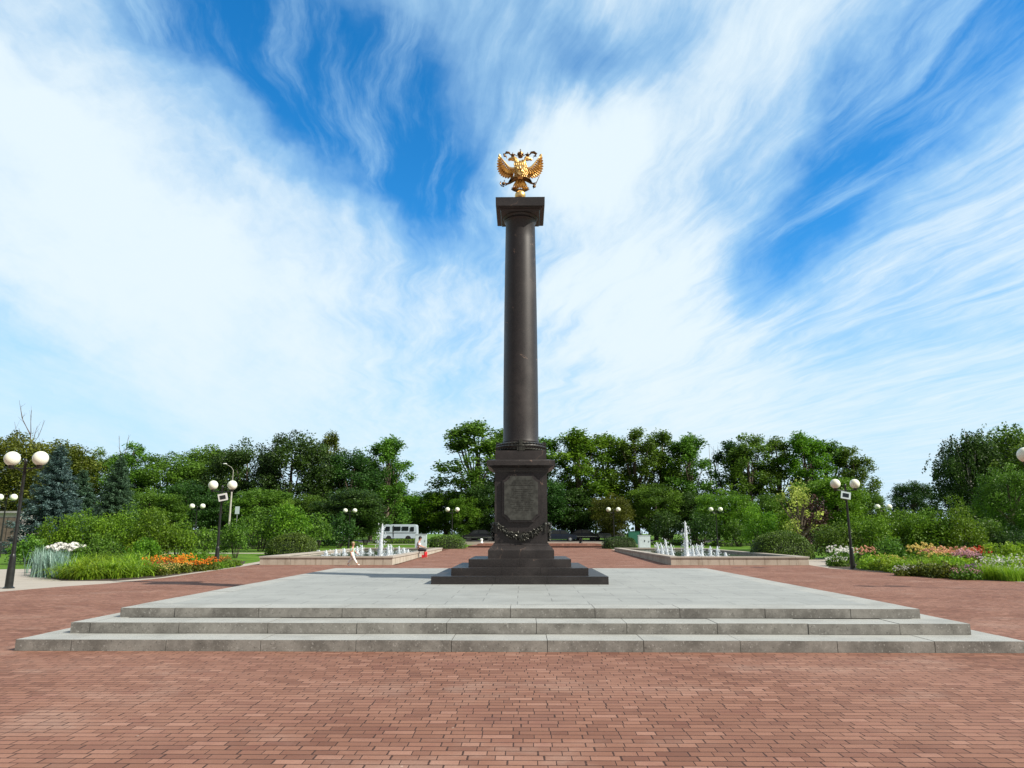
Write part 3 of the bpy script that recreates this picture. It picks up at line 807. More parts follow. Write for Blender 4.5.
    bm = bmesh.new(); tube(bm, [W(358, 405, -.235), W(385, 398, -.24), (W(410, 405, -.235))], [.02, .028, .02], 8)
    for x0, x1 in ((362, 352), (372, 368), (400, 405), (408, 420)): tube(bm, [W(x0, 408, -.235), W((x0 + x1) / 2 + 4, 425, -.235), W(x1, 440, -.235)], [.010, .008, .006], 6)
    tube(bm, [W(362, 402, -.235), W(352, 380, -.235), W(346, 388, -.235)], [.015, .011, .006], 6); tube(bm, [W(388, 396, -.24), W(388, 372, -.24)], [.016, .012], 6); ball(bm, W(388, 362, -.24), .013, 1)
    tube(bm, [W(402, 360, -.25), W(355, 450, -.25)], .004, 5)
    fin('rider_relief', bm, M['gold'], sh, smooth=True)
    # tail
    bm = bmesh.new()
    for k in range(-4, 5): feather(bm, W(385 + k * 8, 490), W(385 + k * 22, 632 - abs(k) * 7), .024, .02, -.03, -.05 + .004 * k)
    for k in (-1, 1):
        for j in range(5): feather(bm, W(385 + k * 20, 585), W(385 + k * (50 + j * 14), 640 - j * 7), .022, .025, -.01, -.03)
    fin('tail', bm, M['gold'], T)
    bm = bmesh.new(); tube(bm, [W(385 + x, 622 + 16 * math.cos(x / 62) , 0) for x in range(-110, 111, 22)], [.012, .03, .042, .046, .05, .05, .05, .046, .042, .03, .012], 10); fin('base_scroll', bm, M['darkgold'], T, smooth='all')
    # big crown
    bm = bmesh.new(); lathe(bm, [(.065, 0), (.072, .018), (.06, .03), (.095, .075), (.09, .12), (.05, .15), (.02, .165), (.012, .17)], 20)
    ball(bm, (0, 0, .185), .02, 2); box(bm, -.006, .006, -.006, .006, .19, .265); box(bm, -.025, .025, -.006, .006, .225, .237)
    for k in range(5): tube(bm, [(.07 * math.cos(a), .07 * math.sin(a), z_) if True else 0 for a, z_ in ((k * 1.2566, .03), (k * 1.2566, .10), (k * 1.2566, .155))], .012, 6)
    for v in bm.verts: v.co += W(388, 192)
    fin('crown', bm, M['darkgold'], T, smooth=True)
eagle()

# ------------------------------------------------------------------ street lamps
def lamp_proto():
    T = empty('street_lamp', (0, 0, 0), '', 'street lamp')
    bm = bmesh.new(); lathe(bm, [(.16, -.1), (.16, .02), (.11, .06), (.105, .5), (.085, .9), (.082, .95), (.06, 1.0)], 20); fin('lamp_base', bm, M['iron'], T, smooth=True)
    bm = bmesh.new(); lathe(bm, [(.058, .98), (.05, 2.2), (.04, 3.72), (.05, 3.74), (.05, 3.80), (.015, 3.86)], 16); fin('pole', bm, M['iron'], T, smooth=True)
    bm = bmesh.new(); tube(bm, [(-.50, 0, 3.57), (0, 0, 3.55), (.50, 0, 3.57)], .02, 8)
    for s in (-1, 1): lathe(bm, [(.07, 3.55), (.085, 3.57), (.085, 3.65), (.10, 3.68)], 16, (s * .46, 0))
    for s in (-1, 1): tube(bm, [(s * .04, 0, 3.42), (s * .2, 0, 3.52), (s * .3, 0, 3.60)], .012, 6)
    fin('crossarm', bm, M['iron'], T, smooth=True)
    for s in (-1, 1):
        bm = bmesh.new(); bmesh.ops.create_uvsphere(bm, u_segments=32, v_segments=20, radius=.222, matrix=Matrix.Translation((s * .46, 0, 3.86))); fin('globe', bm, M['globe'], T, smooth='all')
    return T
LP = lamp_proto()
lamps = [
    (*G(8.5, 588.5), 'black twin-globe lamp nearest the camera, on the sandy path corner before the blue-grey iris clump'),
    (*G(216, 568.5), 'black twin-globe lamp with a white floodlight, at the end of the orange lily bed'),
    (*G(853, 569.5), 'black twin-globe lamp with a blue-grey floodlight, beside the white flowers at the right bed corner'),
    (15.2, 21.3, 'twin-globe lamp on the right of the brick plaza, mostly cut off by the photo edge'),
    (XA(452, 69), 69, 'slender twin-globe lamp at the clipped hedge beside the seated woman'),
    (XA(614, 69), 69, 'slender twin-globe lamp at the dark hedge left of the white cabinet'),
    (XA(349, 70), 70, 'slender twin-globe lamp behind the left fountain in front of the dark bush'),
    (XA(717, 70), 70, 'slender twin-globe lamp behind the right fountain in front of the bright round bush'),
    (XA(195, 62), 62, 'distant twin-globe lamp among the bushes left of the utility pole'),
    (XA(8, 48, 500) - .1, 48, 'twin-globe lamp before the pale garage at the left edge'),
    (XA(886, 60), 60, 'twin-globe lamp whose globes just clear the big right hedge'),
]
def floodlight(par, mat, glass, rot, dz, dx):
    bm = bmesh.new(); m4 = Matrix.Translation((dx, -.12, dz)) @ Matrix.Rotation(rot[2], 4, 'Z') @ Matrix.Rotation(rot[0], 4, 'X') @ Matrix.Rotation(rot[1], 4, 'Y')
    pts = ((-.21, -.17), (.21, -.17), (.21, .17), (-.21, .17))
    A = [bm.verts.new(m4 @ Vector((x, -.1, z_))) for x, z_ in pts]; B = [bm.verts.new(m4 @ Vector((x * .8, .12, z_ * .75))) for x, z_ in pts]
    bm.faces.new(A); bm.faces.new(B)
    for i in range(4): bm.faces.new((A[i], A[(i+1) % 4], B[(i+1) % 4], B[i]))
    h = fin('floodlight', bm, mat, par, bevel=.01)
    bm = bmesh.new()
    box(bm, -.13, .13, -.112, -.101, -.09, .09, m4); fin('lens', bm, glass, h, bevel=.02)
    bm = bmesh.new(); tube(bm, [(dx * .1, 0, dz - .28), (dx, -.02, dz - .22), tuple(m4 @ Vector((0, 0, -.14)))], .015, 6); fin('bracket', bm, M['iron'], h)
for i, (x, y, lab) in enumerate(lamps):
    o = LP if i == 0 else copy_tree(LP)
    o.location = (x, y, gz(y)); o['label'] = lab; o['category'] = 'street lamp'; o['group'] = 'black twin-globe street lamps round the square'
    o.rotation_euler.z = (.03 * ((i * 7) % 5 - 2))
    gy = {4: 509.5, 5: 509.5, 6: 510.5, 7: 509.5, 8: 506, 9: 497, 10: 507}.get(i)
    if gy: k = (HZ(gy, y) - gz(y)) / 3.86; o.scale = (1, 1, k)
LO = [next(o for o in scene.objects if o.get('label') == lamps[k][2]) for k in (1, 2)]
floodlight(LO[0], M['white'], M['carglass'], (R(10), R(-12), R(10)), 3.30, .12)
floodlight(LO[1], M['greybox'], M['carglass'], (R(-14), R(12), R(-12)), 3.30, -.1)

# ------------------------------------------------------------------ fountain basins
def basin(x0, x1, y0, y1, label, seed):
    T = empty('fountain_basin', ((x0 + x1) / 2, y0, 0), label, 'fountain basin'); cx = (x0 + x1) / 2
    zt = .44; th = .42
    a, b, L = x0 - cx, x1 - cx, y1 - y0
    bm = bmesh.new(); rs = random.Random(seed)
    def run(p, q, horiz):
        s = p
        while s < q - .01:
            e = min(s + 1.6, q)
            if q - e < .5: e = q
            horiz(s + .006, e - .006); s = e
    run(a, b, lambda s, e: box(bm, s, e, 0, th, -.3, zt - .085)); run(a, b, lambda s, e: box(bm, s, e, L - th, L, -.3, zt - .085))
    run(th, L - th, lambda s, e: box(bm, a, a + th, s, e, -.3, zt - .085)); run(th, L - th, lambda s, e: box(bm, b - th, b, s, e, -.3, zt - .085))
    fin('basin_wall', bm, M['concrete'], T, bevel=.008)
    bm = bmesh.new(); o = .04; z0, z1 = zt - .083, zt
    run(a - o, b + o, lambda s, e: box(bm, s, e, -o, th + o, z0, z1)); run(a - o, b + o, lambda s, e: box(bm, s, e, L - th - o, L + o, z0, z1))
    run(th + o, L - th - o, lambda s, e: box(bm, a - o, a + th + o, s, e, z0, z1)); run(th + o, L - th - o, lambda s, e: box(bm, b - th - o, b + o, s, e, z0, z1))
    fin('coping', bm, M['path'], T, bevel=.012)
    bm = bmesh.new(); w = th - .01; xs = np.linspace(x0 + w, x1 - w, 40); ys = np.linspace(y0 + w, y1 - w, 100)
    vs = [[bm.verts.new((x, y, .27 + .008 * math.sin(x * 7 + y * 3) * math.cos(y * 5))) for x in xs] for y in ys]
    for i in range(99):
        for j in range(39): bm.faces.new((vs[i][j], vs[i][j+1], vs[i+1][j+1], vs[i+1][j]))
    tag(fin('pool_water', bm, M['water'], None, smooth='all'), kind='structure')
    return T
basin(-13.65, -6.75, 38.2, 61.5, 'long concrete fountain basin left of the walk, its right wall in sunshine', 1)
basin(7.6, 14.65, 38.2, 61.5, 'long concrete fountain basin right of the walk, its left wall in shade', 2)

def jet_mesh(h, r, seed, streams=3, lean=0.0):
    rs = random.Random(seed); bm = bmesh.new()
    for s in range(streams):
        a = rs.random() * 6.28; o = r * .5 * (s > 0); hh = h * (1 if s == 0 else rs.uniform(.6, .92)); pts, rad = [], []
        for k in range(11):
            f = k / 10; pts.append((o * math.cos(a) * (1 - .5 * f) + rs.uniform(-.09, .09) * r + lean * hh * f * f, o * math.sin(a) * (1 - .5 * f) + rs.uniform(-.09, .09) * r, hh * f))
            rad.append(r * (.8 if s == 0 else .5) * (1.0 - .68 * f ** 1.1) * rs.uniform(.88, 1.08) * (.3 if k == 10 else 1))
        tube(bm, pts, rad, 9)
    for k in range(int(60 * h)):                       # falling droplets
        f = rs.random(); a = rs.random() * 6.28; rr = r * rs.uniform(.8, 1.9) * (1.1 - f * .4)
        ball(bm, (rr * math.cos(a) + lean * h * f * f, rr * math.sin(a), h * f * rs.uniform(.7, 1.03)), rs.uniform(.008, .026), 1, (1, 1, rs.uniform(1.2, 3)))
    for k in range(14):                                # splash at the foot
        a = rs.random() * 6.28; ball(bm, (r * 1.6 * math.cos(a), r * 1.6 * math.sin(a), .02), rs.uniform(.03, .07), 1, (1, 1, .6))
    me = bpy.data.meshes.new('fountain_jet'); bm.to_mesh(me); bm.free()
    for p in me.polygons: p.use_smooth = True
    return me
def jet(px, D, top, r, label, group, seed, streams=3, lean=0.0):
    h = HZ(top, D, px) - .27
    o = link('fountain_jet', jet_mesh(h, r, seed, streams, lean), M['foam']); o.location = (XA(px, D, (top + 556) / 2), D, .27)
    tag(o, label, 'fountain jet', group)
jet(381, 44, 523.5, .20, 'tallest white water jet in the left fountain, right behind the front wall', 'water jets in the fountains', 1, 6, .04)
jet(686, 44, 521, .19, 'tallest white water jet in the right fountain', 'water jets in the fountains', 2, 4)
for k, (px, top, D) in enumerate(((357, 546, 47), (362, 545, 50), (388, 544, 43.5), (391, 544.5, 46), (399, 546, 47), (404, 547.5, 49), (336, 549, 48), (344, 548, 47), (370, 548, 50), (330, 549.5, 52), (408, 549, 50), (326, 550, 45), (319, 550, 50))):
    jet(px, D, top, 0.15, 'low white water jet in the left fountain', 'low jets of the left fountain', 20 + k, 2)
for k, (px, top, D) in enumerate(((658.5, 542, 45), (662.5, 542.5, 45), (667, 538.5, 44), (672.5, 544, 43), (693, 545, 43), (697, 543.5, 45), (702, 542.5, 44), (710.5, 546, 43), (717.5, 546, 43.5), (725.5, 552, 43), (690, 548, 46))):
    jet(px, D, top, .135, 'low white water jet in the right fountain', 'low jets of the right fountain', 50 + k, 2, -.12 if px < 680 else .0)

# ------------------------------------------------------------------ vehicles
def extrude_profile(bm, prof, hw, taper=None):
    """prof: list of (x,z); extruded over +-hw; taper(z)->factor"""
    A = [bm.verts.new((x, -hw * (taper(z) if taper else 1), z)) for x, z in prof]; B = [bm.verts.new((x, hw * (taper(z) if taper else 1), z)) for x, z in prof]
    bm.faces.new(A); bm.faces.new(B); n = len(prof)
    for i in range(n): bm.faces.new((A[i], A[(i+1) % n], B[(i+1) % n], B[i]))
def wheel(par, x, y, r):
    bm = bmesh.new(); lathe(bm, [(r * .5, -.1), (r * .96, -.1), (r, -.06), (r, .06), (r * .96, .1), (r * .5, .1)], 24)
    m = Matrix.Translation((x, y, r)) @ Matrix.Rotation(R(90), 4, 'X')
    for v in bm.verts: v.co = m @ v.co
    w = fin('wheel', bm, M['rubber'], par, smooth=True)
    bm = bmesh.new(); lathe(bm, [(r * .55, -.108), (r * .5, -.112), (r * .15, -.118), (.02, -.118)], 16)
    for v in bm.verts: v.co = m @ v.co
    for v in bm.verts: v.co.y = y + (v.co.y - y) * (1 if y < 0 else 1)
    fin('hubcap', bm, M['silver'], w, smooth=True)
def panel(par, name, pts, y, mat, th=.02):
    bm = bmesh.new(); A = [bm.verts.new((x, y, z)) for x, z in pts]; B = [bm.verts.new((x, y + th, z)) for x, z in pts]
    bm.faces.new(A); bm.faces.new(B); n = len(pts)
    for i in range(n): bm.faces.new((A[i], A[(i+1) % n], B[(i+1) % n], B[i]))
    return fin(name, bm, mat, par, bevel=.006)
def van(x, y, label):
    T = empty('parked_van', (x, y, gz(y) + .0), label, 'van')
    prof = [(-2.2, .45), (-2.2, 1.15), (-2.12, 1.3), (-1.98, 1.95), (-1.85, 2.08), (-1.6, 2.13), (1.9, 2.13), (2.08, 2.08), (2.18, 1.95), (2.22, 1.2), (2.22, .5), (1.95, .42), (-2.0, .42)]
    bm = bmesh.new(); extrude_profile(bm, prof, .95, lambda z: 1 if z < 1.25 else 1 - .1 * (z - 1.25)); b = fin('van_body', bm, M['vanpaint'], T, bevel=.06)
    yy = -.945
    for pts in (((-1.78, 1.35), (-1.12, 1.35), (-1.12, 1.86), (-1.62, 1.86)), ((-.62, 1.38), (.22, 1.38), (.22, 1.86), (-.62, 1.86)), ((.42, 1.38), (1.22, 1.38), (1.22, 1.86), (.42, 1.86)), ((1.42, 1.30), (1.92, 1.30), (1.92, 1.82), (1.48, 1.82))):
        panel(T, 'window', pts, yy + .02, M['carglass'], -.04)
    panel(T, 'side_door', ((-.72, .5), (-.62, .5), (-.62, 2.0), (-.72, 2.0)), yy - .01, M['rubber'], .02)
    panel(T, 'trim_strip', ((-2.1, 1.08), (2.15, 1.08), (2.15, 1.14), (-2.1, 1.14)), yy - .018, M['silver'], .012)
    for wx in (-1.25, 1.2):
        for wy in (-.85, .85): wheel(T, wx, wy, .38)
    bm = bmesh.new(); box(bm, -2.34, -2.2, -.8, .8, .42, .56); fin('bumper', bm, M['rubber'], T, bevel=.02)
    bm = bmesh.new(); box(bm, 2.22, 2.32, -.8, .8, .42, .56); fin('bumper', bm, M['rubber'], T, bevel=.02)
    bm = bmesh.new(); box(bm, -2.24, -2.19, -.75, -.5, .75, .98); fin('headlight', bm, M['chrome'], T, bevel=.03)
    return T
van(XA(400, 93, 530), 93, 'pale grey old minibus parked side-on behind the left fountain')
def car(x, y, mat, label, rz=0, s=1):
    T = empty('parked_car', (x, y, gz(y)), label, 'car', 'cars parked along the road behind the terrace', rz)
    prof = [(-2.15, .3), (-2.2, .62), (-2.08, .82), (-1.35, .92), (-.75, 1.38), (-.3, 1.46), (.75, 1.44), (1.45, 1.0), (2.05, .92), (2.18, .7), (2.15, .32)]
    bm = bmesh.new(); extrude_profile(bm, prof, .86, lambda z: 1 if z < .9 else 1 - .25 * (z - .9)); fin('car_body', bm, mat, T, bevel=.05)
    for yy in (-.87, .83):
      panel(T, 'window', ((-1.15, .96), (-.15, .96), (-.15, 1.38), (-.68, 1.34)), yy, M['carglass'], .04)
      panel(T, 'window', ((-.05, .96), (1.2, .98), (.72, 1.36), (-.05, 1.38)), yy, M['carglass'], .04)
    bm = bmesh.new(); vs = [bm.verts.new(v) for v in ((-1.36, -.7, .95), (-1.36, .7, .95), (-.78, .62, 1.37), (-.78, -.62, 1.37))]
    bm.faces.new(vs); bmesh.ops.translate(bm, vec=(-.03, 0, .02), verts=bm.verts); bmesh.ops.solidify(bm, geom=bm.faces[:], thickness=.01); fin('windscreen', bm, M['carglass'], T)
    for wx in (-1.35, 1.35):
        for wy in (-.78, .78): wheel(T, wx, wy, .31)
    for s_ in (-1, 1):
        bm = bmesh.new(); box(bm, -2.21, -2.12, s_ * .68 - .14, s_ * .68 + .14, .6, .74); fin('headlight', bm, M['chrome'], T, bevel=.02)
    panel(T, 'trim_strip', ((-1.9, .52), (1.9, .52), (1.9, .57), (-1.9, .57)), -.885, M['chrome'], .012)
    return T
car(XA(480, 93), 93, M['blackcar'], 'black car parked in the shade just left of the pedestal')
car(XA(559, 93), 93, M['navy'], 'navy car parked right beside the pedestal, windscreen catching light', math.pi)
car(XA(582, 98), 98, M['blackcar'], 'black car parked in deep shade right of the navy car')
car(XA(607, 102), 102, M['silver'], 'silver car parked under the trees behind the dark hedge')
car(XA(160, 98), 98, M['silver'], 'silver car parked beyond the lawn behind the left bushes')

# ------------------------------------------------------------------ cabinets, signs, poles, garage
def cabinet(px, D, top, bot, w, mat, name, label, cat, mark=False):
    x = XA(px, D, 541); g = gz(D) + .013; h = HZ(top, D) - g
    T = empty(name, (x, D, g), label, cat)
    bm = bmesh.new(); box(bm, -w/2, w/2, -.22, .22, .08, h); fin('housing', bm, mat, T, bevel=.015)
    bm = bmesh.new(); box(bm, -w/2 + .05, w/2 - .05, -.2, .2, -.1, .078); fin('foot', bm, M['path'], T)
    bm = bmesh.new(); box(bm, -w/2 - .03, w/2 + .03, -.26, .26, h + .002, h + .04); fin('lid', bm, mat, T, bevel=.01)
    bm = bmesh.new(); box(bm, -w/2 + .06, w/2 - .06, -.232, -.2215, .16, h - .08); d = fin('door', bm, mat, T, bevel=.004)
    bm = bmesh.new(); box(bm, w/2 - .14, w/2 - .11, -.262, -.2335, h * .5, h * .62); fin('handle', bm, M['iron'], d)
    if mark:                                            # small dark bolt mark on the door
        bm = bmesh.new(); pts = [(-.02, .12), (.09, .12), (.03, .02), (.08, .02), (-.06, -.16), (-.01, -.03), (-.07, -.03)]
        A = [bm.verts.new((a * .9, -.238, h * .58 + b * .9)) for a, b in pts]; bm.faces.new(A); bmesh.ops.solidify(bm, geom=bm.faces[:], thickness=.004); fin('mark', bm, M['iron'], d)
cabinet(644, 66, 535.5, 549, 1.05, M['greybox'], 'utility_cabinet', 'pale blue-grey utility cabinet with a dark mark behind the right fountain', 'cabinet', True)
cabinet(421, 66, 534.5, 549, 1.0, M['greybox'], 'utility_cabinet', 'pale cabinet behind the seated woman, at the end of the clipped hedge', 'cabinet')
cabinet(634, 80, 531.5, 540, 1.2, M['greenpaint'], 'waste_container', 'dark green metal container behind the hedge by the pale cabinet', 'container')

def utility_pole(px, D, top, label, arm=True):
    x = XA(px, D, 500); g = gz(D); h = HZ(top, D, px) - g
    T = empty('utility_pole', (x, D, g), label, 'utility pole')
    bm = bmesh.new(); lathe(bm, [(.12, -.3), (.115, 0), (.075, h * .85), (.07, h * .86), (.035, h * .862), (.03, h)], 12); fin('pole', bm, M['pole'], T, smooth=True)
    if arm:
        bm = bmesh.new(); tube(bm, [(0, 0, h - .05), (-.22, 0, h + .28), (-.85, 0, h + .62)], .022, 8); a = fin('arm', bm, M['pole'], T)
        bm = bmesh.new(); ball(bm, (-.9, 0, h + .62), .15, 2, (1.5, .7, .4)); fin('lamp_head', bm, M['white'], T, smooth='all')
    return T
utility_pole(231, 72, 470, 'pale concrete street-light pole rising behind the white floodlight')
utility_pole(712, 112, 446, 'thin tall grey pole showing in the gap between the tall trees', False)
utility_pole(776, 112, 478, 'shorter pale pole between trunks behind the yellow-green sapling', False)
def sign(px, D, top, label):
    x = XA(px, D, 510); g = gz(D); h = HZ(top, D, px) - g
    T = empty('road_sign', (x, D, g), label, 'sign')
    bm = bmesh.new(); lathe(bm, [(.035, -.2), (.035, h)], 10); fin('post', bm, M['silver'], T)
    bm = bmesh.new(); box(bm, -.22, .22, -.06, -.04, h - .75, h); fin('sign_plate', bm, M['greybox'], T, bevel=.008)
sign(237.5, 74, 506.5, 'small pale blue road sign on a post beside the concrete pole')
def garage():
    x1 = XA(21, 62, 525); T = empty('garage', (x1 - 5, 62, gz(62)), 'pale plastered garage with brown gate at the left edge', 'garage')
    h = HZ(513, 62) - gz(62)
    bm = bmesh.new(); box(bm, -5, 5, 0, 6, -.3, h); fin('wall', bm, M['beige'], T)
    bm = bmesh.new(); box(bm, -5.2, 5.2, -.25, 6.2, h + .002, h + .18); fin('roof', bm, M['roof'], T, bevel=.02)
    bm = bmesh.new(); box(bm, 2.9, 4.8, -.06, -.002, 0, h - .35); d = fin('door', bm, M['brown'], T)
    bm = bmesh.new(); box(bm, 3.83, 3.87, -.075, -.0615, .05, h - .4); fin('door_gap', bm, M['rubber'], d)
garage()
for px, D, m_, lab in ((481.5, 78.5, 'white', 'small white bollard on the terrace left of the pedestal'), (580.5, 78.5, 'blackcar', 'small black bollard on the terrace right of the pedestal')):
    bm = bmesh.new(); lathe(bm, [(.18, 0), (.2, .04), (.15, .1), (.14, .36), (.17, .40), (.12, .47), (.02, .5)], 16)
    o = fin('bollard', bm, M[m_], None, smooth=True); o.location = (XA(px, D), D, gz(71) + .32); tag(o, lab, 'bollard', 'terrace bollards')
# overhead wires at the far right between two poles
def wires():
    ps = [utility_pole(896, 118, 489, 'distant wooden pole carrying wires above the right hedge', False), utility_pole(1090, 118, 487, 'distant pole carrying the wires, hidden behind the right-hand trees', False)]
    a, b = ps[0].location, ps[1].location
    for k in range(2):
        bm = bmesh.new(); za, zb = HZ(489, 118) - .2 - k * .6, HZ(487, 118) - .2 - k * .6
        tube(bm, [(a.x + (b.x - a.x) * t, a.y, za + (zb - za) * t - 1.2 * t * (1 - t)) for t in np.linspace(0, 1, 14)], .02, 5)
        tag(fin('overhead_wire', bm, M['rubber']), ('upper' if k == 0 else 'lower') + ' of the two thin wires crossing the sky gap at the right', 'wire', 'overhead wires')
wires()

# ------------------------------------------------------------------ people
def skin_mesh(name, verts, edges, root=0, sub=2):
    me = bpy.data.meshes.new(name); me.from_pydata([v[:3] for v in verts], edges, [])
    o = bpy.data.objects.new(name, me); COL.objects.link(o)
    o.modifiers.new('s', 'SKIN'); sl = me.skin_vertices[0].data
    for i, v in enumerate(verts):
        r = v[3]; sl[i].radius = (r if not isinstance(r, tuple) else r[0], r if not isinstance(r, tuple) else r[1]); sl[i].use_root = (i == root)
    s = o.modifiers.new('u', 'SUBSURF'); s.levels = sub; s.render_levels = sub
    dg = bpy.context.evaluated_depsgraph_get(); dg.update()
    nm = bpy.data.meshes.new_from_object(o.evaluated_get(dg)); nm.name = name
    bpy.data.objects.remove(o)
    for p in nm.polygons: p.use_smooth = True
    return nm
def chain(name, pts, mat, par, sub=2):
    me = skin_mesh(name, pts, [(i, i + 1) for i in range(len(pts) - 1)], 0, sub); return link(name, me, mat, par)
def hand_pts(verts, edges, wrist, d, side, r=.5):
    """append palm, four fingers and a thumb from vertex index wrist"""
    p = Vector(verts[wrist][:3]); d = Vector(d).normalized(); s = Vector(side).normalized(); n = d.cross(s)
    verts.append((*(p + d * .045), .028)); palm = len(verts) - 1; edges.append((wrist, palm))
    for k, L in zip((-1.5, -.5, .5, 1.5), (.055, .065, .07, .06)):
        q = p + d * .08 + s * k * .017; verts.append((*q, .010)); a = len(verts) - 1; edges.append((palm, a))
        verts.append((*(q + (d * .8 + n * .5).normalized() * L * .6), .009)); b = len(verts) - 1; edges.append((a, b))
        verts.append((*(q + (d * .8 + n * .5).normalized() * L * .6 + (d * .4 + n * .9).normalized() * L * .4), .007)); edges.append((b, len(verts) - 1))
    q = p + d * .035 + s * -.035; verts.append((*q, .011)); a = len(verts) - 1; edges.append((palm, a)); verts.append((*(q + (d * .7 - s * .5 + n * .3).normalized() * .045), .009)); edges.append((a, len(verts) - 1))
def face(par, c, fwd, r, hairmat, hairfn):
    f = Vector(fwd).normalized(); side = f.cross(Vector((0, 0, 1))).normalized(); c = Vector(c)
    bm = bmesh.new()
    for s in (-1, 1): ball(bm, c + f * r * .92 + side * s * r * .38 + Vector((0, 0, .01)), r * .11, 1)
    fin('eyes', bm, M['hair'], par, smooth='all')
    bm = bmesh.new(); hairfn(bm, c, f, side, r); fin('hair', bm, hairmat, par, smooth='all')
def seated_woman():
    D = 47.6; x = -6.73; zs = .44
    T = empty('person', (x, D, gz(D) - .03), 'woman in white top, dark skirt and red leggings sitting on the basin wall', 'person')
    # faces +x; coordinates local: x forward
    z = zs - gz(D) + .1
    V = [(-.06, 0, z + .06, (.15, .12)), (-.05, 0, z + .22, (.13, .105)), (-.02, 0, z + .40, (.16, .11)), (.0, 0, z + .49, (.10, .08)), (.03, 0, z + .56, .05), (.07, 0, z + .63, .075), (.085, 0, z + .71, .088), (.07, 0, z + .78, .06),
         (.0, -.17, z + .46, .055), (.06, -.21, z + .28, .043), (.26, -.14, z + .20, .034), (.32, -.12, z + .19, .026),
         (.0, .17, z + .46, .055), (.06, .21, z + .28, .043), (.26, .14, z + .20, .034), (.32, .12, z + .19, .026),
         (.02, -.09, z + .04, .095), (.38, -.10, z + .02, .065), (.36, -.10, z - .22, .055), (.34, -.10, z - .45, .04), (.36, -.10, z - .49, .042), (.47, -.10, z - .51, .03),
         (.02, .09, z + .04, .095), (.40, .10, z + .03, .065), (.44, .10, z - .22, .055), (.46, .10, z - .45, .04), (.48, .10, z - .49, .042), (.59, .10, z - .51, .03)]
    E = [(0,1),(1,2),(2,3),(3,4),(4,5),(5,6),(6,7),(2,8),(8,9),(9,10),(10,11),(2,12),(12,13),(13,14),(14,15),(0,16),(16,17),(17,18),(18,19),(19,20),(20,21),(0,22),(22,23),(23,24),(24,25),(25,26),(26,27)]
    hand_pts(V, E, 11, (1, .3, 0), (0, -1, 0)); hand_pts(V, E, 15, (1, -.3, 0), (0, 1, 0))
    link('body', skin_mesh('body', V, E), M['skin'], T)
    chain('blouse', [(-.06, 0, z + .08, (.165, .135)), (-.05, 0, z + .22, (.15, .12)), (-.02, 0, z + .40, (.18, .13)), (.0, 0, z + .47, (.13, .10))], M['shirt'], T)
    for s in (-1, 1):
        chain('sleeve', [(.0, s * .13, z + .45, .072), (.03, s * .19, z + .37, .062), (.06, s * .21, z + .28, .055)], M['shirt'], T)
        chain('skirt', [(-.08, s * .06, z + .05, (.14, .13)), (.15, s * .09, z + .05, .115), (.38, s * .10, z + .03, .09), (.42, s * .1, z - .08, .07)], M['skirt'], T)
        xk = .38 if s < 0 else .43
        chain('legging', [(xk, s * .10, z - .06, .068), (xk + .0, s * .10, z - .22, .064), (xk - .03 if s < 0 else xk + .02, s * .10, z - .42, .05)], M['red'], T)
        chain('shoe', [(xk - .05 if s < 0 else xk + .01, s * .10, z - .48, .055), (xk + .03 if s < 0 else xk + .09, s * .10, z - .50, .045), (xk + .10 if s < 0 else xk + .16, s * .10, z - .51, .035)], M['red'], T)
    def hf(bm, c, f, sd, r):
        ball(bm, c - f * r * .22 + Vector((0, 0, r * .22)), r * 1.12, 3, (1, 1, 1)); ball(bm, c - f * r * .9 + Vector((0, 0, -r * .6)), r * .75, 2, (.8, 1, 1.3))
    face(T, (.085, 0, z + .71), (.92, 0, -.4), .088, M['hair'], hf); T.scale = (1.1, 1.1, 1.1); T.location.z -= .03
    bm = bmesh.new(); box(bm, -.16, .16, -.05, .05, 0, .26); tube(bm, [(-.1, 0, .26), (-.05, 0, .38), (.05, 0, .38), (.1, 0, .26)], .012, 6)
    bag = fin('handbag', bm, M['red'], None, bevel=.03); bag.location = (x + .1 + .0, D - .32, .452); bag.scale = (.6, .6, .7); bag.location = (-6.42, D - .12, gz(D) + .012)
    tag(bag, 'red bag on the bricks at the feet of the seated woman', 'bag')
seated_woman()
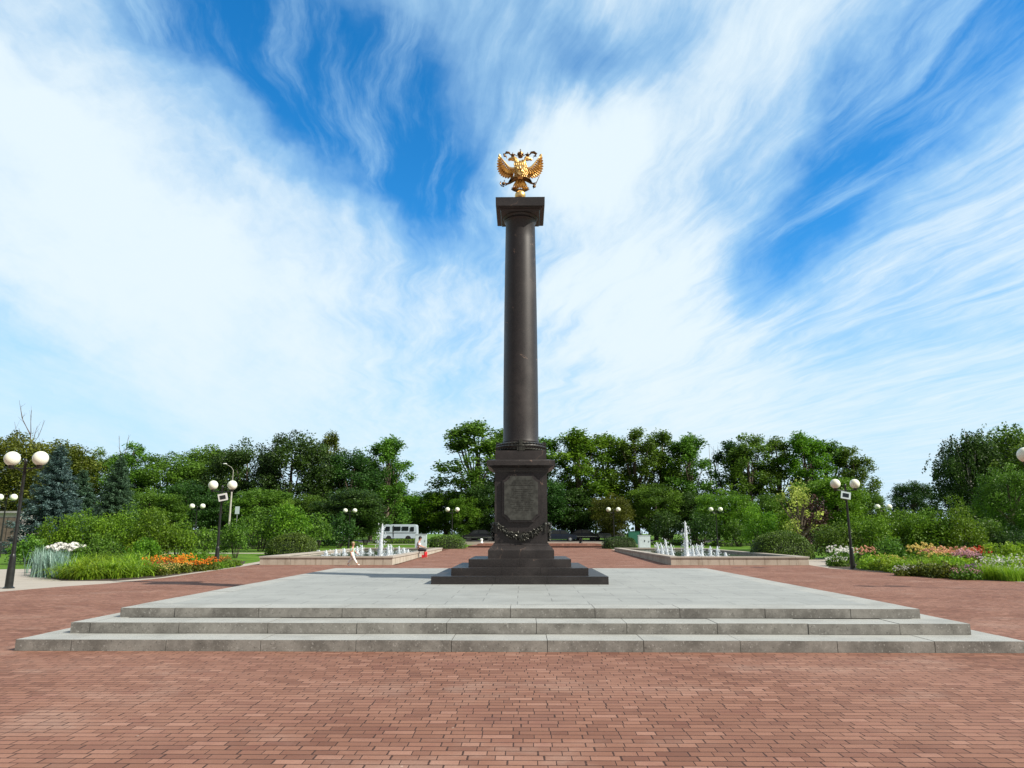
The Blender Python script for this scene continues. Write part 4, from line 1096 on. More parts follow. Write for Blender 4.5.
def walking_child():
    D = 37.2; x = XA(352, D, 556)
    T = empty('person', (x, D, 0.008), 'small walking child in mint top and white trousers before the left fountain basin', 'person')
    V = [(0, 0, .62, (.095, .08)), (.01, 0, .72, (.085, .07)), (.02, 0, .84, (.10, .075)), (.03, 0, .92, (.06, .05)), (.035, 0, .96, .035), (.04, 0, 1.02, .065), (.045, 0, 1.09, .078), (.04, 0, 1.15, .055),
         (.02, -.12, .88, .038), (-.06, -.14, .72, .03), (-.02, -.13, .58, .022),
         (.02, .12, .88, .038), (.10, .14, .73, .03), (.20, .13, .62, .022),
         (.02, -.055, .56, .068), (.14, -.06, .33, .045), (.30, -.06, .10, .032), (.33, -.06, .045, .032), (.41, -.06, .05, .022),
         (-.02, .055, .56, .068), (-.06, .06, .32, .045), (-.20, .06, .10, .032), (-.21, .06, .04, .032), (-.13, .06, .03, .022)]
    E = [(0,1),(1,2),(2,3),(3,4),(4,5),(5,6),(6,7),(2,8),(8,9),(9,10),(2,11),(11,12),(12,13),(0,14),(14,15),(15,16),(16,17),(17,18),(0,19),(19,20),(20,21),(21,22),(22,23)]
    hand_pts(V, E, 10, (.2, 0, -1), (0, -1, 0)); hand_pts(V, E, 13, (.7, 0, -.7), (0, 1, 0))
    link('body', skin_mesh('body', V, E), M['skin'], T)
    chain('shirt', [(0, 0, .44, (.12, .11)), (0, 0, .52, (.135, .12)), (0, 0, .62, (.125, .11)), (.01, 0, .72, (.10, .085)), (.02, 0, .84, (.115, .09)), (.03, 0, .90, (.08, .06))], M['mint'], T)
    for s, a, b in ((-1, (-.06, -.14, .72), (.02, -.12, .88)), (1, (.10, .14, .73), (.02, .12, .88))):
        chain('sleeve', [(*b, .05), (*((Vector(a) + Vector(b)) / 2), .043), (*a, .038)], M['mint'], T)
    chain('trouser_leg', [(.0, -.03, .70, .09), (.01, -.05, .60, .085), (.06, -.055, .48, .075), (.14, -.06, .33, .06), (.28, -.06, .12, .048)], M['whitecloth'], T)
    chain('trouser_leg', [(.0, .03, .70, .09), (-.01, .05, .60, .085), (-.03, .055, .48, .075), (-.06, .06, .32, .06), (-.19, .06, .12, .048)], M['whitecloth'], T)
    chain('shoe', [(.31, -.06, .06, .038), (.36, -.06, .05, .034), (.42, -.06, .055, .026)], M['whitecloth'], T)
    chain('shoe', [(-.22, .06, .045, .038), (-.17, .06, .035, .034), (-.11, .06, .03, .026)], M['whitecloth'], T)
    def hf(bm, c, f, sd, r): ball(bm, c - f * r * .22 + Vector((0, 0, r * .25)), r * 1.1, 3)
    face(T, (.045, 0, 1.09), (1, -.1, 0), .078, M['hair2'], hf)
walking_child()

# ------------------------------------------------------------------ trees
add_tree('dense', 8, 78, 428, 70, 'lf_olive', 'leafy_tree', 'olive-yellow leafy tree at the left edge behind the blue spruce', v=0)
TL = [(55, 92, 437, 60, 'lf_olive', 'dense', 'olive leafy tree behind the blue spruce, left of the smaller spruce'),
      (95, 96, 446, 50, 'lf_mid', 'dense', 'mid-green tree directly behind the smaller spruce'),
      (130, 90, 441, 42, 'lf_mid', 'open', 'loose-topped tree standing just right of the smaller spruce'),
      (168, 92, 449, 62, 'lf_mid', 'dense', 'wide mid-green tree above the distant lamp on the left'),
      (206, 96, 442, 55, 'lf_mid', 'dense', 'tall mid-green tree left of the concrete street-light pole'),
      (246, 92, 437, 56, 'lf_dark', 'dense', 'dark tree just right of the concrete street-light pole'),
      (292, 90, 427, 62, 'lf_dark', 'dense', 'tallest dark tree of the left group'),
      (330, 97, 431, 30, 'lf_olive', 'open', 'narrow olive-topped tree right of the tallest dark one'),
      (350, 93, 446, 50, 'lf_dark', 'dense', 'dark tree with ragged top above the left fountain lamp'),
      (388, 97, 436, 46, 'lf_mid', 'open', 'open-crowned tree ending the left group beside the sky gap'),
      (372, 100, 455, 44, 'lf_mid', 'dense', 'full tree behind the tallest jet of the left fountain')]
for i, (px, D, top, w, m_, k, lab) in enumerate(TL): add_tree(k, px, D, top, w, m_, 'leafy_tree', lab, group='trees of the left group')
TM = [(424, 104, 489, 44, 'lf_bright', 'low bright tree behind the white minibus roof'), (446, 103, 487, 42, 'lf_bright', 'low bright tree behind the lamp at the clipped hedge'), (468, 98, 492, 34, 'lf_bright', 'low bright tree beside the pedestal on its left'), (402, 105, 492, 36, 'lf_mid', 'low green tree above the front of the minibus')]
for px, D, top, w, m_, lab in TM: add_tree('dense', px, D, top, w, m_, 'small_leafy_tree', lab, group='low trees in the gap left of the column')
TR = [(474, 104, 420, 54, 'lf_mid', 'tall tree left of the column, first of the right row'),
      (503, 106, 428, 42, 'lf_mid', 'tall tree hidden mostly behind the pedestal'),
      (545, 105, 437, 46, 'lf_mid', 'tall tree just right of the column'),
      (578, 104, 429, 50, 'lf_bright', 'bright tall tree above the parked cars'),
      (606, 107, 433, 44, 'lf_bright', 'bright tall tree above the lamp by the dark hedge'),
      (636, 104, 427, 44, 'lf_mid', 'tall tree above the pale cabinet'),
      (664, 105, 430, 44, 'lf_mid', 'tall tree left of the tallest right jet'),
      (690, 104, 434, 44, 'lf_mid', 'tall tree right above the tallest right jet'),
      (732, 106, 440, 34, 'lf_dark', 'slim dark tree just right of the tall thin pole'),
      (750, 103, 432, 46, 'lf_mid', 'round-topped tall tree above the bright shrubs'),
      (778, 105, 436, 38, 'lf_mid', 'tall tree above the shorter pale pole'),
      (806, 103, 432, 42, 'lf_bright', 'bright-crowned tall tree behind the yellow-green sapling'),
      (830, 105, 440, 38, 'lf_mid', 'tall tree left of the floodlit lamp'),
      (854, 103, 446, 36, 'lf_mid', 'last tall tree of the row, sloping down over the big hedge')]
for px, D, top, w, m_, lab in TR: add_tree('open', px, D, top, w * 1.12, m_, 'tall_tree', lab, group='row of tall trees beyond the square')
add_tree('dense', 913, 112, 479, 36, 'lf_dark', 'leafy_tree', 'small dark lone tree in the sky gap right of the row', v=1)
add_tree('birch', 970, 82, 427, 56, 'lf_dark', 'birch_tree', 'weeping birch with pale trunk at the right', bark='birchbark')
add_tree('birch', 1012, 84, 420, 70, 'lf_mid', 'birch_tree', 'taller birch at the right edge beside the weeping birch', bark='birchbark')
add_tree('dense', 982, 92, 432, 56, 'lf_dark', 'leafy_tree', 'dark tree between the two birches')
add_tree('dense', 1010, 58, 462, 52, 'lf_mid', 'leafy_tree', 'rounded green tree in front of the birches', v=2)
add_tree('dense', 1050, 75, 430, 70, 'lf_mid', 'leafy_tree', 'green tree cut by the right edge of the photo', v=1)
add_tree('spruce', 55, 56, 443, 52, 'lf_blue', 'blue_spruce', 'large blue-grey spruce behind the nearest left lamp', bark='darkbark')
add_tree('spruce', 117, 60, 455, 40, 'lf_spruce', 'spruce', 'smaller green spruce right of the blue spruce', bark='darkbark')
add_tree('spruce', 80, 66, 468, 40, 'lf_spruce', 'spruce', 'small spruce half hidden behind the large blue one', bark='darkbark')
add_tree('sapling', 798, 58, 480, 32, 'lf_yellow', 'sapling', 'slender yellow-green sapling behind the right mound hedge')
# trees filling the middle level
TF = [(150, 78, 486, 50, 'lf_mid', 'rounded tree behind the left bushes'), (186, 82, 478, 46, 'lf_dark', 'dark tree behind the distant left lamp'), (262, 80, 486, 56, 'lf_mid', 'mid tree right of the small road sign'),
      (224, 85, 492, 40, 'lf_dark', 'low dark tree behind the concrete pole'), (308, 78, 492, 46, 'lf_mid', 'mid tree behind the left fountain hedge'), (352, 76, 486, 56, 'lf_dark', 'big dark lilac behind the left fountain lamp'), (388, 105, 480, 40, 'lf_mid', 'tree behind the front of the minibus'),
      (540, 99, 474, 50, 'lf_dark', 'low dark tree directly right of the pedestal'), (572, 101, 486, 46, 'lf_dark', 'low dark tree behind the parked black car'), (612, 96, 492, 34, 'lf_olive', 'small brownish olive tree behind the lamp by the dark hedge'),
      (655, 98, 482, 48, 'lf_mid', 'mid tree behind the pale utility cabinet'), (694, 98, 490, 40, 'lf_dark', 'low dark tree behind the tallest right jet'), (724, 80, 488, 52, 'lf_bright', 'bright-topped round tree behind the right fountain lamp'),
      (772, 92, 492, 44, 'lf_mid', 'mid tree behind the bright right shrubs'), (836, 88, 474, 50, 'lf_bright', 'bright tree behind the floodlit right lamp'), (866, 92, 488, 34, 'lf_mid', 'mid tree behind the big right hedge'), (486, 99, 480, 40, 'lf_dark', 'low dark tree at the left flank of the pedestal')]
for px, D, top, w, m_, lab in TF: add_tree('dense', px, D, top, w, m_, 'small_leafy_tree', lab, group='smaller trees below the tall rows', bark='darkbark')
# bare dead tree tops
def bare(px, D, top, label, seed, spread=1.5):
    rs = random.Random(seed); g = gz(D); h = HZ(top, D, px) - g; bm = bmesh.new()
    tube(bm, [(0, 0, -.3), (.1, 0, h * .4), (0, 0, h * .75)], [.2, .14, .05], 8)
    for k in range(9):
        a = rs.uniform(-1, 1); b = rs.uniform(-.6, .6); z0 = h * rs.uniform(.55, .76); L = h * rs.uniform(.14, .27)
        p0 = Vector((0, 0, z0)); p1 = p0 + Vector((a * spread * .6, b, L * .5)); p2 = p1 + Vector((a * spread * .3, b * .3, L * .5))
        tube(bm, [p0, p1, p2], [.05, .03, .012], 5)
        for j in range(3): tube(bm, [p1.lerp(p2, j * .3), p1.lerp(p2, j * .3) + Vector((rs.uniform(-.5, .5), rs.uniform(-.3, .3), rs.uniform(.4, 1.1)))], [.018, .006], 4)
    o = fin('trunk', bm, M['bark'], None); T = empty('bare_tree', (XA(px, D, 470), D, g), label, 'tree'); o.parent = T
bare(26, 80, 400, 'dead bare tree top sticking out above the olive tree at the left', 4, 2.2)
bare(121, 92, 432, 'thin bare twigs above the tree right of the smaller spruce', 5, 1.4)
bare(715, 108, 440, 'leafless thin tree beside the tall thin pole in the row gap', 6, 1.0)

# far woods closing the horizon
def woods():
    rs = np.random.default_rng(77); blobs = []
    for i in range(900):
        x = rs.uniform(-190, 190); y = rs.uniform(122, 150); top = 4.2 + 1.6 * math.sin(x * .11) + rs.uniform(-.8, 1.2)
        if x < -12: top += 2.5
        if x > 48: top -= 1.6
        blobs.append(((x, y, .7 + top * rs.random()), rs.uniform(1.2, 2.0)))
    q, r = blob_leaves(blobs, 22, .75, .5, .8, .4)
    o = link('distant_woods', quads_mesh('distant_woods', q, r), M['lf_dark']); tag(o, 'dark low woods closing the horizon behind the tree rows', 'woods', kind='stuff')
woods()

# ------------------------------------------------------------------ bushes and hedges
S = add_shrub
LG = 'leafy bushes behind the left flower bed'
S(58, 42, 521, 46, 'lf_bright', 'leafy bush behind the white hydrangea, first from the left', group=LG, near=True)
S(88, 43, 512, 56, 'lf_bright', 'leafy bush second from the left behind the flower bed', group=LG, near=True)
S(122, 44, 508, 60, 'lf_bright', 'tallest bright leafy bush behind the left flower bed', group=LG, near=True)
S(156, 43.5, 513, 54, 'lf_bright', 'leafy bush right of the tallest one behind the left bed', group=LG, near=True)
S(180, 45, 522, 36, 'lf_bright', 'smallest leafy bush at the right end behind the left bed', group=LG, near=True)
S(30, 39, 536, 36, 'lf_mid', 'low rounded bush between the nearest left lamp and the hydrangea', near=True)
S(100, 39, 535, 52, 'lf_mid', 'low dark-leaved bush in front of the tall bright bushes', near=True)
S(143, 39, 537, 36, 'lf_bright', 'low light-green bush at the bed middle', near=True)
S(237, 47, 519, 32, 'lf_mid', 'upright round bush right of the floodlit left lamp', near=True, v=0)
S(208, 52, 526, 30, 'lf_mid', 'dim bush just left of the floodlit left lamp', v=1)
S(262, 60, 510, 44, 'lf_mid', 'green bush behind the upright round bush')
S(293, 60, 500, 46, 'lf_bright', 'large bright bush behind the rounded left hedge')
S(318, 64, 512, 30, 'lf_mid', 'bush between the bright bush and the left fountain')
S(366, 80, 515, 30, 'lf_mid', 'bush left of the minibus')
S(340, 70, 512, 34, 'lf_dark', 'dark bush under the left fountain lamp')
S(760, 62, 505, 40, 'lf_bright', 'bright shrub left of the yellow-green sapling')
S(784, 64, 508, 32, 'lf_bright', 'bright shrub right behind the mound hedge')
S(812, 60, 497, 40, 'lf_purple', 'dark red-leaved shrub beside the yellow-green sapling', name='red_leaved_shrub')
S(700, 76, 515, 40, 'lf_dark', 'dark shrub behind the right fountain')
S(668, 84, 512, 40, 'lf_dark', 'dim shrub behind the low right jets')
S(738, 74, 517, 34, 'lf_mid', 'green shrub under the bright-topped round tree')
RG = 'big leafy hedge bushes behind the right flower bed'
for px, D, top, w, m_, lab in ((836, 46, 521, 44, 'lf_mid', 'hedge bush at the left end, in shade right of the mound hedge'), (866, 46, 512, 56, 'lf_bright', 'hedge bush behind the floodlit right lamp'), (897, 47, 509, 56, 'lf_bright', 'hedge bush under the half-hidden lamp globes'),
                          (927, 46, 508, 56, 'lf_bright', 'middle hedge bush behind the yellow roses'), (958, 45.5, 503, 50, 'lf_bright', 'tallest hedge bush with bright yellow-green tip'), (982, 47, 518, 44, 'lf_mid', 'last hedge bush sloping down at the right'), (1012, 46, 528, 56, 'lf_dark', 'dark bush under the rounded green tree'), (1045, 44, 530, 50, 'lf_mid', 'bush at the right edge of the photo')):
    S(px, D, top, w, m_, lab, group=RG, near=True)
S(890, 38.5, 537, 32, 'lf_mid', 'rounded fine-leaved bush among the right bed flowers', near=True)
S(1000, 38, 541, 40, 'lf_lime', 'low lime bush behind the red flowers', near=True)
S(1032, 38, 542, 40, 'lf_lime', 'low lime bush at the right edge', near=True)
add_hedge(287, 50, 533.5, 52, 2.6, 'lf_hedge', 'rounded olive clipped hedge behind the left end of the left fountain', round_=.8, seed=1)
add_hedge(790, 45, 531.5, 60, 3.0, 'lf_hedge', 'rounded olive clipped hedge behind the right end of the right fountain', round_=.8, seed=2)
add_hedge(446, 67, 535.5, 38, 2.0, 'lf_mid', 'dark green clipped hedge left of the walk by the lamp', round_=.4, seed=3, leaf=.12, dens=160)
add_hedge(621, 67, 537, 34, 2.0, 'lf_dark', 'dark clipped hedge right of the walk by the lamp', round_=.3, seed=4, leaf=.12, dens=160)
add_hedge(400, 84, 539.5, 62, 2.0, 'lf_bright', 'long low bright green hedge in front of the minibus', round_=.4, seed=5, leaf=.15, dens=120)
add_hedge(225, 66, 530, 150, 1.6, 'lf_mid', 'long low hedge running behind the upright round bush', round_=.2, seed=6, leaf=.15, dens=100)
add_hedge(735, 76, 541, 46, 2, 'lf_bright', 'low bright hedge strip behind the right fountain', round_=.4, seed=7, leaf=.15, dens=120)
add_hedge(680, 78, 541, 60, 2, 'lf_bright', 'low green hedge strip behind the right jets', round_=.4, seed=8, leaf=.15, dens=120)
add_hedge(330, 74, 541, 60, 2, 'lf_bright', 'low bright hedge strip behind the left fountain', round_=.4, seed=9, leaf=.15, dens=120)

# ------------------------------------------------------------------ flower bed plants
def blades(n, L, w, spread, arch, seed):
    rs = np.random.default_rng(seed); Q = []
    for i in range(n):
        a = rs.random() * 6.283; d = np.array((math.cos(a), math.sin(a), 0)); s = np.array((-d[1], d[0], 0)); b = np.array((rs.normal() * spread * .3, rs.normal() * spread * .3, 0)); l = L * rs.uniform(.6, 1.1); ar = arch * rs.uniform(.3, 1.3); K = 5; pr = []
        for k in range(K + 1):
            f = k / K; p = b + d * l * (ar * f * f * .9 + .12 * f) + np.array((0, 0, l * (f - ar * .55 * f * f * f))); ww = w * (1 - f ** 1.6) * .5 + .002; pr.append((p - s * ww, p + s * ww))
        for k in range(K): Q.append(np.array([pr[k][0], pr[k][1], pr[k+1][1], pr[k+1][0]]))
    return quads_mesh('foliage', np.array(Q), np.repeat(rs.random(n), K) if True else 0)
def flowers(n, r, R_, h0, h1, seed, petals=14):
    rs = np.random.default_rng(seed); Q = []; rn = []
    for i in range(n):
        a = rs.random() * 6.283; u = R_ * rs.random() ** .5; c = np.array((u * math.cos(a), u * math.sin(a), h0 + (h1 - h0) * (rs.random() * .5 + .5 * (1 - u / R_))))
        d = unit(rs.normal(size=(petals, 3)) + np.array((0, 0, .4))); Q.append(leafq(c + d * r * .6, r * 1.0, d, .8, .8)); rn.append(np.full(petals, rs.random()))
    return quads_mesh('blossoms', np.concatenate(Q), np.concatenate(rn))
def leafy(seed, R_=.5, h=.5, leaf=.10, n=760):
    rs = np.random.default_rng(seed); d = unit(rs.normal(size=(n, 3))); d[:, 2] = np.abs(d[:, 2]); rad = rs.random(n) ** .4 * (1 + .25 * np.sin(d[:, 0] * 7) * np.cos(d[:, 1] * 5))
    C = d * rad[:, None] * np.array((R_, R_, h)); return quads_mesh('foliage', leafq(C, leaf, d, .3), rs.random(n))
FM = {'daylily': [blades(170, .78, .032, .6, 1.25, s) for s in (1, 2, 3)], 'iris': [blades(110, .85, .035, .6, .25, s) for s in (4, 5)], 'leafy': [leafy(s) for s in (6, 7, 8)], 'fine': [blades(260, .6, .012, .5, .5, 9)]}
FL = {'big': flowers(26, .12, .55, .62, .95, 1, 34), 'lily': flowers(34, .058, .55, .40, .75, 2), 'small': flowers(42, .036, .55, .25, .56, 3, 10), 'rose': flowers(34, .058, .52, .35, .85, 4, 20)}
def plant(px, py, kind, lmat, label, sc=1.0, fl=None, fmat=None, name='flowering_plant', cat='plant', group=None, hs=1.0):
    i = COUNT.get('pl', 0); COUNT['pl'] = i + 1
    x, y = G(px, py); T = empty(name, (x, y, gz(y) + .012), label, cat, group, rz=random.random() * 6.28); T.scale = (sc, sc, sc * hs)
    parts = [('foliage', FM[kind][i % len(FM[kind])], lmat)]
    if fl: parts.append(('blossoms', FL[fl], fmat))
    for n_, me, m_ in parts:
        o = link(n_, me, M[m_], T); o.material_slots[0].link = 'OBJECT'; o.material_slots[0].material = M[m_]
rp = random.Random(42)
def row(pts, n, kind, lmat, label, group, **k):
    """n clumps along a polyline in the picture's ground"""
    for i in range(n):
        f = (i + .5) / n * (len(pts) - 1); j = min(int(f), len(pts) - 2); f -= j
        px = pts[j][0] * (1 - f) + pts[j+1][0] * f + rp.uniform(-2, 2); py = pts[j][1] * (1 - f) + pts[j+1][1] * f + rp.uniform(-.6, .6)
        kk = dict(k); kk['sc'] = k.get('sc', 1) * rp.uniform(.85, 1.15); plant(px, py, kind, lmat, label, group=group, **kk)
row([(38, 573), (48, 577), (58, 578)], 6, 'iris', 'lf_iris', 'blue-grey iris clump at the left corner of the left bed', 'blue-grey iris clumps', name='iris_plant', sc=1.15)
row([(36, 566), (50, 568), (62, 571)], 4, 'iris', 'lf_iris', 'blue-grey iris clump at the left corner of the left bed', 'blue-grey iris clumps', name='iris_plant', sc=1.15)
row([(64, 578), (90, 579.5), (116, 578.5), (140, 576)], 11, 'daylily', 'lf_lime', 'bright lime daylily clump along the front of the left bed', 'lime daylily clumps', name='daylily_plant', sc=1.15)
row([(68, 572), (95, 573.5), (125, 572), (145, 570)], 9, 'daylily', 'lf_lime', 'bright lime daylily clump along the front of the left bed', 'lime daylily clumps', name='daylily_plant', sc=1.2)
row([(75, 566), (105, 566), (140, 565)], 7, 'daylily', 'lf_bright', 'greener daylily clump in the second row of the left bed', 'green daylily clumps', name='daylily_plant', sc=1.15)
for px, py in ((59, 565), (71, 564.5)): plant(px, py, 'leafy', 'lf_mid', 'white-flowering hydrangea behind the iris clumps', 1.22, 'big', 'pt_white', 'hydrangea', 'hydrangea', 'white hydrangeas', .95)
plant(88, 564, 'leafy', 'lf_mid', 'sparse hydrangea with few white heads right of the full ones', 1.0, 'small', 'pt_white', 'hydrangea', 'hydrangea')
row([(148, 576), (165, 574.5), (185, 572)], 6, 'leafy', 'lf_olive', 'dull olive perennial at the bed edge left of the orange lilies', 'olive perennials of the left bed', sc=.8, fl='small', fmat='pt_yellow')
row([(148, 568), (170, 566), (200, 563), (205, 561)], 9, 'leafy', 'lf_bright', 'dull green perennial in the back row of the left bed', 'green and olive back-row perennials', sc=1.0)
row([(90, 561), (115, 560), (140, 560), (165, 559)], 8, 'leafy', 'lf_mid', 'green perennial at the back of the left bed', 'green back-row perennials', sc=1.1, fl='small', fmat='pt_pink')
row([(176, 573), (195, 571.5), (210, 569.5)], 7, 'leafy', 'lf_olive', 'orange lily clump at the right part of the left bed', 'orange lily clumps', sc=.72, fl='lily', fmat='pt_orange', name='orange_lily')
row([(174, 568), (190, 566.5)], 3, 'leafy', 'lf_bright', 'orange lily clump at the right part of the left bed', 'orange lily clumps', sc=.8, fl='lily', fmat='pt_orange', name='orange_lily')
row([(205, 569.5), (222, 568), (240, 565)], 5, 'leafy', 'lf_bright', 'low yellow-green plant near the floodlit left lamp base', 'low plants at the lamp', sc=.7)
row([(150, 571), (168, 569.5)], 3, 'leafy', 'lf_olive', 'orange and green mixed plant between the daylilies and the orange lilies', 'mixed orange plants', sc=.85, fl='lily', fmat='pt_orange')
row([(212, 566), (228, 563)], 3, 'daylily', 'lf_bright', 'small green daylily near the floodlit left lamp base', 'small daylilies at the lamp', sc=.9, name='daylily_plant')
# right bed
row([(832, 566), (843, 567)], 3, 'leafy', 'lf_mid', 'small white-flowered plant at the left tip of the right bed', 'white-flowered plants at the right lamp', sc=.9, fl='small', fmat='pt_white')
row([(838, 562), (850, 563)], 3, 'leafy', 'lf_mid', 'pale pink-flowered plant behind the floodlit right lamp', 'pale pink plants', sc=1.1, fl='rose', fmat='pt_white')
row([(862, 568.5), (885, 571), (905, 573)], 7, 'leafy', 'lf_lime', 'lime leafy plant along the right bed edge', 'lime edge plants of the right bed', sc=1.15)
row([(862, 562), (872, 562)], 2, 'leafy', 'lf_mid', 'peach-flowered plant left of the fine-leaved bush', 'peach plants', sc=1.2, fl='rose', fmat='pt_peach')
row([(905, 566), (930, 568), (950, 569)], 7, 'leafy', 'lf_bright', 'bright leafy plant in the middle of the right bed', 'bright plants of the right bed', sc=1.2)
row([(900, 575.5), (915, 576.5)], 3, 'leafy', 'lf_olive', 'low white-flowered plant on the right bed edge', 'low white flowers on the edge', sc=.75, fl='small', fmat='pt_white')
row([(922, 575.5), (940, 577.5), (960, 579)], 5, 'leafy', 'lf_olive', 'olive plant along the right bed edge', 'olive edge plants of the right bed', sc=.95)
row([(922, 562), (934, 563)], 3, 'leafy', 'lf_bright', 'yellow rose bush in front of the tallest hedge bush', 'yellow rose bushes', sc=1.35, fl='rose', fmat='pt_yellow', name='rose_bush')
row([(932, 565), (948, 565)], 4, 'leafy', 'lf_bright', 'peach rose bush in the middle of the right bed', 'peach rose bushes', sc=1.15, fl='rose', fmat='pt_peach', name='rose_bush')
row([(942, 562), (955, 561.5), (970, 562)], 5, 'leafy', 'lf_olive', 'orange-leaved shrub in the back row of the right bed', 'orange back-row shrubs', sc=1.4, fl='small', fmat='pt_amber')
row([(960, 566), (975, 567)], 3, 'leafy', 'lf_olive', 'pink-flowered plant left of the red flowers', 'pink plants', sc=1.1, fl='rose', fmat='pt_pink')
row([(980, 562), (986, 562)], 2, 'leafy', 'lf_mid', 'red-flowered plant near the right edge', 'red-flowered plants', sc=1.15, fl='rose', fmat='pt_red')
row([(958, 579), (972, 580)], 3, 'leafy', 'lf_mid', 'pale pink low plant left of the purple flowers', 'pale pink edge plants', sc=.8, fl='small', fmat='pt_pink')
row([(972, 574), (982, 575)], 3, 'leafy', 'lf_mid', 'purple-flowered plant on the right bed', 'purple phlox', sc=.8, fl='small', fmat='pt_purple')
row([(986, 579), (1005, 581), (1030, 581)], 6, 'fine', 'lf_lime', 'feathery lime plant at the right end of the bed', 'feathery lime plants', sc=1.0)
row([(988, 573), (1010, 574.5), (1035, 575)], 8, 'leafy', 'lf_lime', 'dense lime plant with tiny white flowers at the right end of the bed', 'white-specked lime plants', sc=1.15, fl='small', fmat='pt_white')
row([(1008, 579), (1025, 580)], 3, 'leafy', 'lf_lime', 'white-dotted lime plant at the photo edge', 'white-dotted lime plants', sc=.9, fl='small', fmat='pt_white')
row([(905, 560), (915, 560)], 2, 'leafy', 'lf_bright', 'tall leafy plant right of the fine-leaved bush', 'tall leafy plants', sc=1.2)
row([(955, 571), (968, 571)], 3, 'leafy', 'lf_lime', 'lime plant left of the purple flowers', 'lime plants by the purple flowers', sc=1.1)
row([(915, 571), (935, 572.5)], 4, 'fine', 'lf_lime', 'feathery lime plant near the middle of the right bed', 'feathery plants mid bed', sc=1.1)
row([(1000, 565), (1030, 566)], 4, 'leafy', 'lf_lime', 'lime leafy plant at the back of the right end', 'lime back plants', sc=1.3)

row([(152, 573), (164, 572)], 3, 'leafy', 'lf_mid', 'red-orange flowering plant left of the orange lily clumps', 'red-orange plants of the left bed', sc=.85, fl='small', fmat='pt_red')
row([(214, 567.5), (226, 566)], 3, 'leafy', 'lf_olive', 'rust-orange plant between the lilies and the lamp', 'rust-orange plants of the left bed', sc=.75, fl='lily', fmat='pt_amber')
row([(150, 564), (172, 563)], 4, 'leafy', 'lf_bright', 'cream-flowered plant at the back of the left bed middle', 'cream plants of the left bed', sc=1.0, fl='small', fmat='pt_yellow')
row([(880, 566), (900, 567)], 3, 'leafy', 'lf_lime', 'lime plant with cream dots in front of the fine-leaved bush', 'cream-dotted lime plants', sc=1.15, fl='small', fmat='pt_yellow')
row([(925, 567), (945, 568)], 3, 'leafy', 'lf_bright', 'low yellow-flowered plant in front of the peach roses', 'low yellow plants of the right bed', sc=1.1, fl='rose', fmat='pt_yellow')
row([(955, 565), (968, 565)], 3, 'leafy', 'lf_bright', 'cream-pink rose bush left of the red flowers', 'cream-pink roses', sc=1.2, fl='rose', fmat='pt_peach')
row([(940, 572), (955, 573)], 3, 'leafy', 'lf_lime', 'lime-leaved plant in the front middle of the right bed', 'lime plants front middle', sc=1.1)
row([(990, 570), (1015, 571)], 4, 'leafy', 'lf_lime', 'broad-leaved lime plant among the feathery ones', 'broad-leaved lime plants', sc=1.25, fl='small', fmat='pt_white')
row([(868, 565), (895, 566)], 3, 'leafy', 'lf_bright', 'fresh green plant behind the lime edge plants', 'fresh green plants of the right bed', sc=1.2)
# fallen leaves and grit on the bricks
# ------------------------------------------------------------------ sky, sun
SUN_EL, SUN_AZ = R(40), math.atan2(.91, -.415)          # azimuth from +Y towards +X
sun = bpy.data.lights.new('sun', 'SUN'); sun.energy = 5.0; sun.angle = R(.53); sun.color = (1, .94, .83)
so = bpy.data.objects.new('sun', sun); COL.objects.link(so)
dv = Vector((math.sin(SUN_AZ) * math.cos(SUN_EL), math.cos(SUN_AZ) * math.cos(SUN_EL), math.sin(SUN_EL)))
so.rotation_euler = dv.to_track_quat('Z', 'Y').to_euler(); so.location = dv * 60

w = bpy.data.worlds.new('World'); scene.world = w; w.use_nodes = True
t = NT(w.node_tree); bg = w.node_tree.nodes['Background']; bg.inputs[1].default_value = .09
sky = t.n('ShaderNodeTexSky', sky_type='NISHITA'); sky.sun_disc = False; sky.sun_elevation = SUN_EL; sky.sun_rotation = SUN_AZ
sky.air_density = 1.0; sky.dust_density = .3; sky.ozone_density = 2.2
tc = t.n('ShaderNodeTexCoord'); d = tc.outputs['Generated']
x, y, z = t.xyz(d)
az = t.m('ARCTAN2', x, y); el = t.m('ARCSINE', z)
zc = t.m('MAXIMUM', z, .03)
def pxdir(px, py):
    r = ray(px, py).normalized(); return math.atan2(r.x, r.y), math.asin(r.z)
# warp of the angular coordinates so mask edges fray
wx = t.noise(d, 3.0, 6, .62); wy = t.noise(t.comb(t.m('ADD', x, 7.3), t.m('ADD', y, 1.7), z), 3.0, 6, .62)
azw = t.m('ADD', az, t.m('MULTIPLY', t.m('SUBTRACT', wx, .5), .22)); elw = t.m('ADD', el, t.m('MULTIPLY', t.m('SUBTRACT', wy, .5), .22))
def blob(px, py, dx, dy, short, wgt):
    """gaussian: centre pixel, half-axis vector pixel, short half-width pixel"""
    a0, e0 = pxdir(px, py); a1, e1 = pxdir(px + dx, py + dy)
    ux, uy = a1 - a0, e1 - e0; L = math.hypot(ux, uy); ux /= L; uy /= L; S_ = short / F_PX
    da = t.m('SUBTRACT', azw, a0); de = t.m('SUBTRACT', elw, e0)
    p_ = t.m('DIVIDE', t.m('ADD', t.m('MULTIPLY', da, ux), t.m('MULTIPLY', de, uy)), L)
    q_ = t.m('DIVIDE', t.m('SUBTRACT', t.m('MULTIPLY', de, ux), t.m('MULTIPLY', da, uy)), S_)
    g = t.m('EXPONENT', t.m('MULTIPLY', t.m('ADD', t.m('MULTIPLY', p_, p_), t.m('MULTIPLY', q_, q_)), -1.0))
    return t.m('MULTIPLY', g, wgt)
cov = None
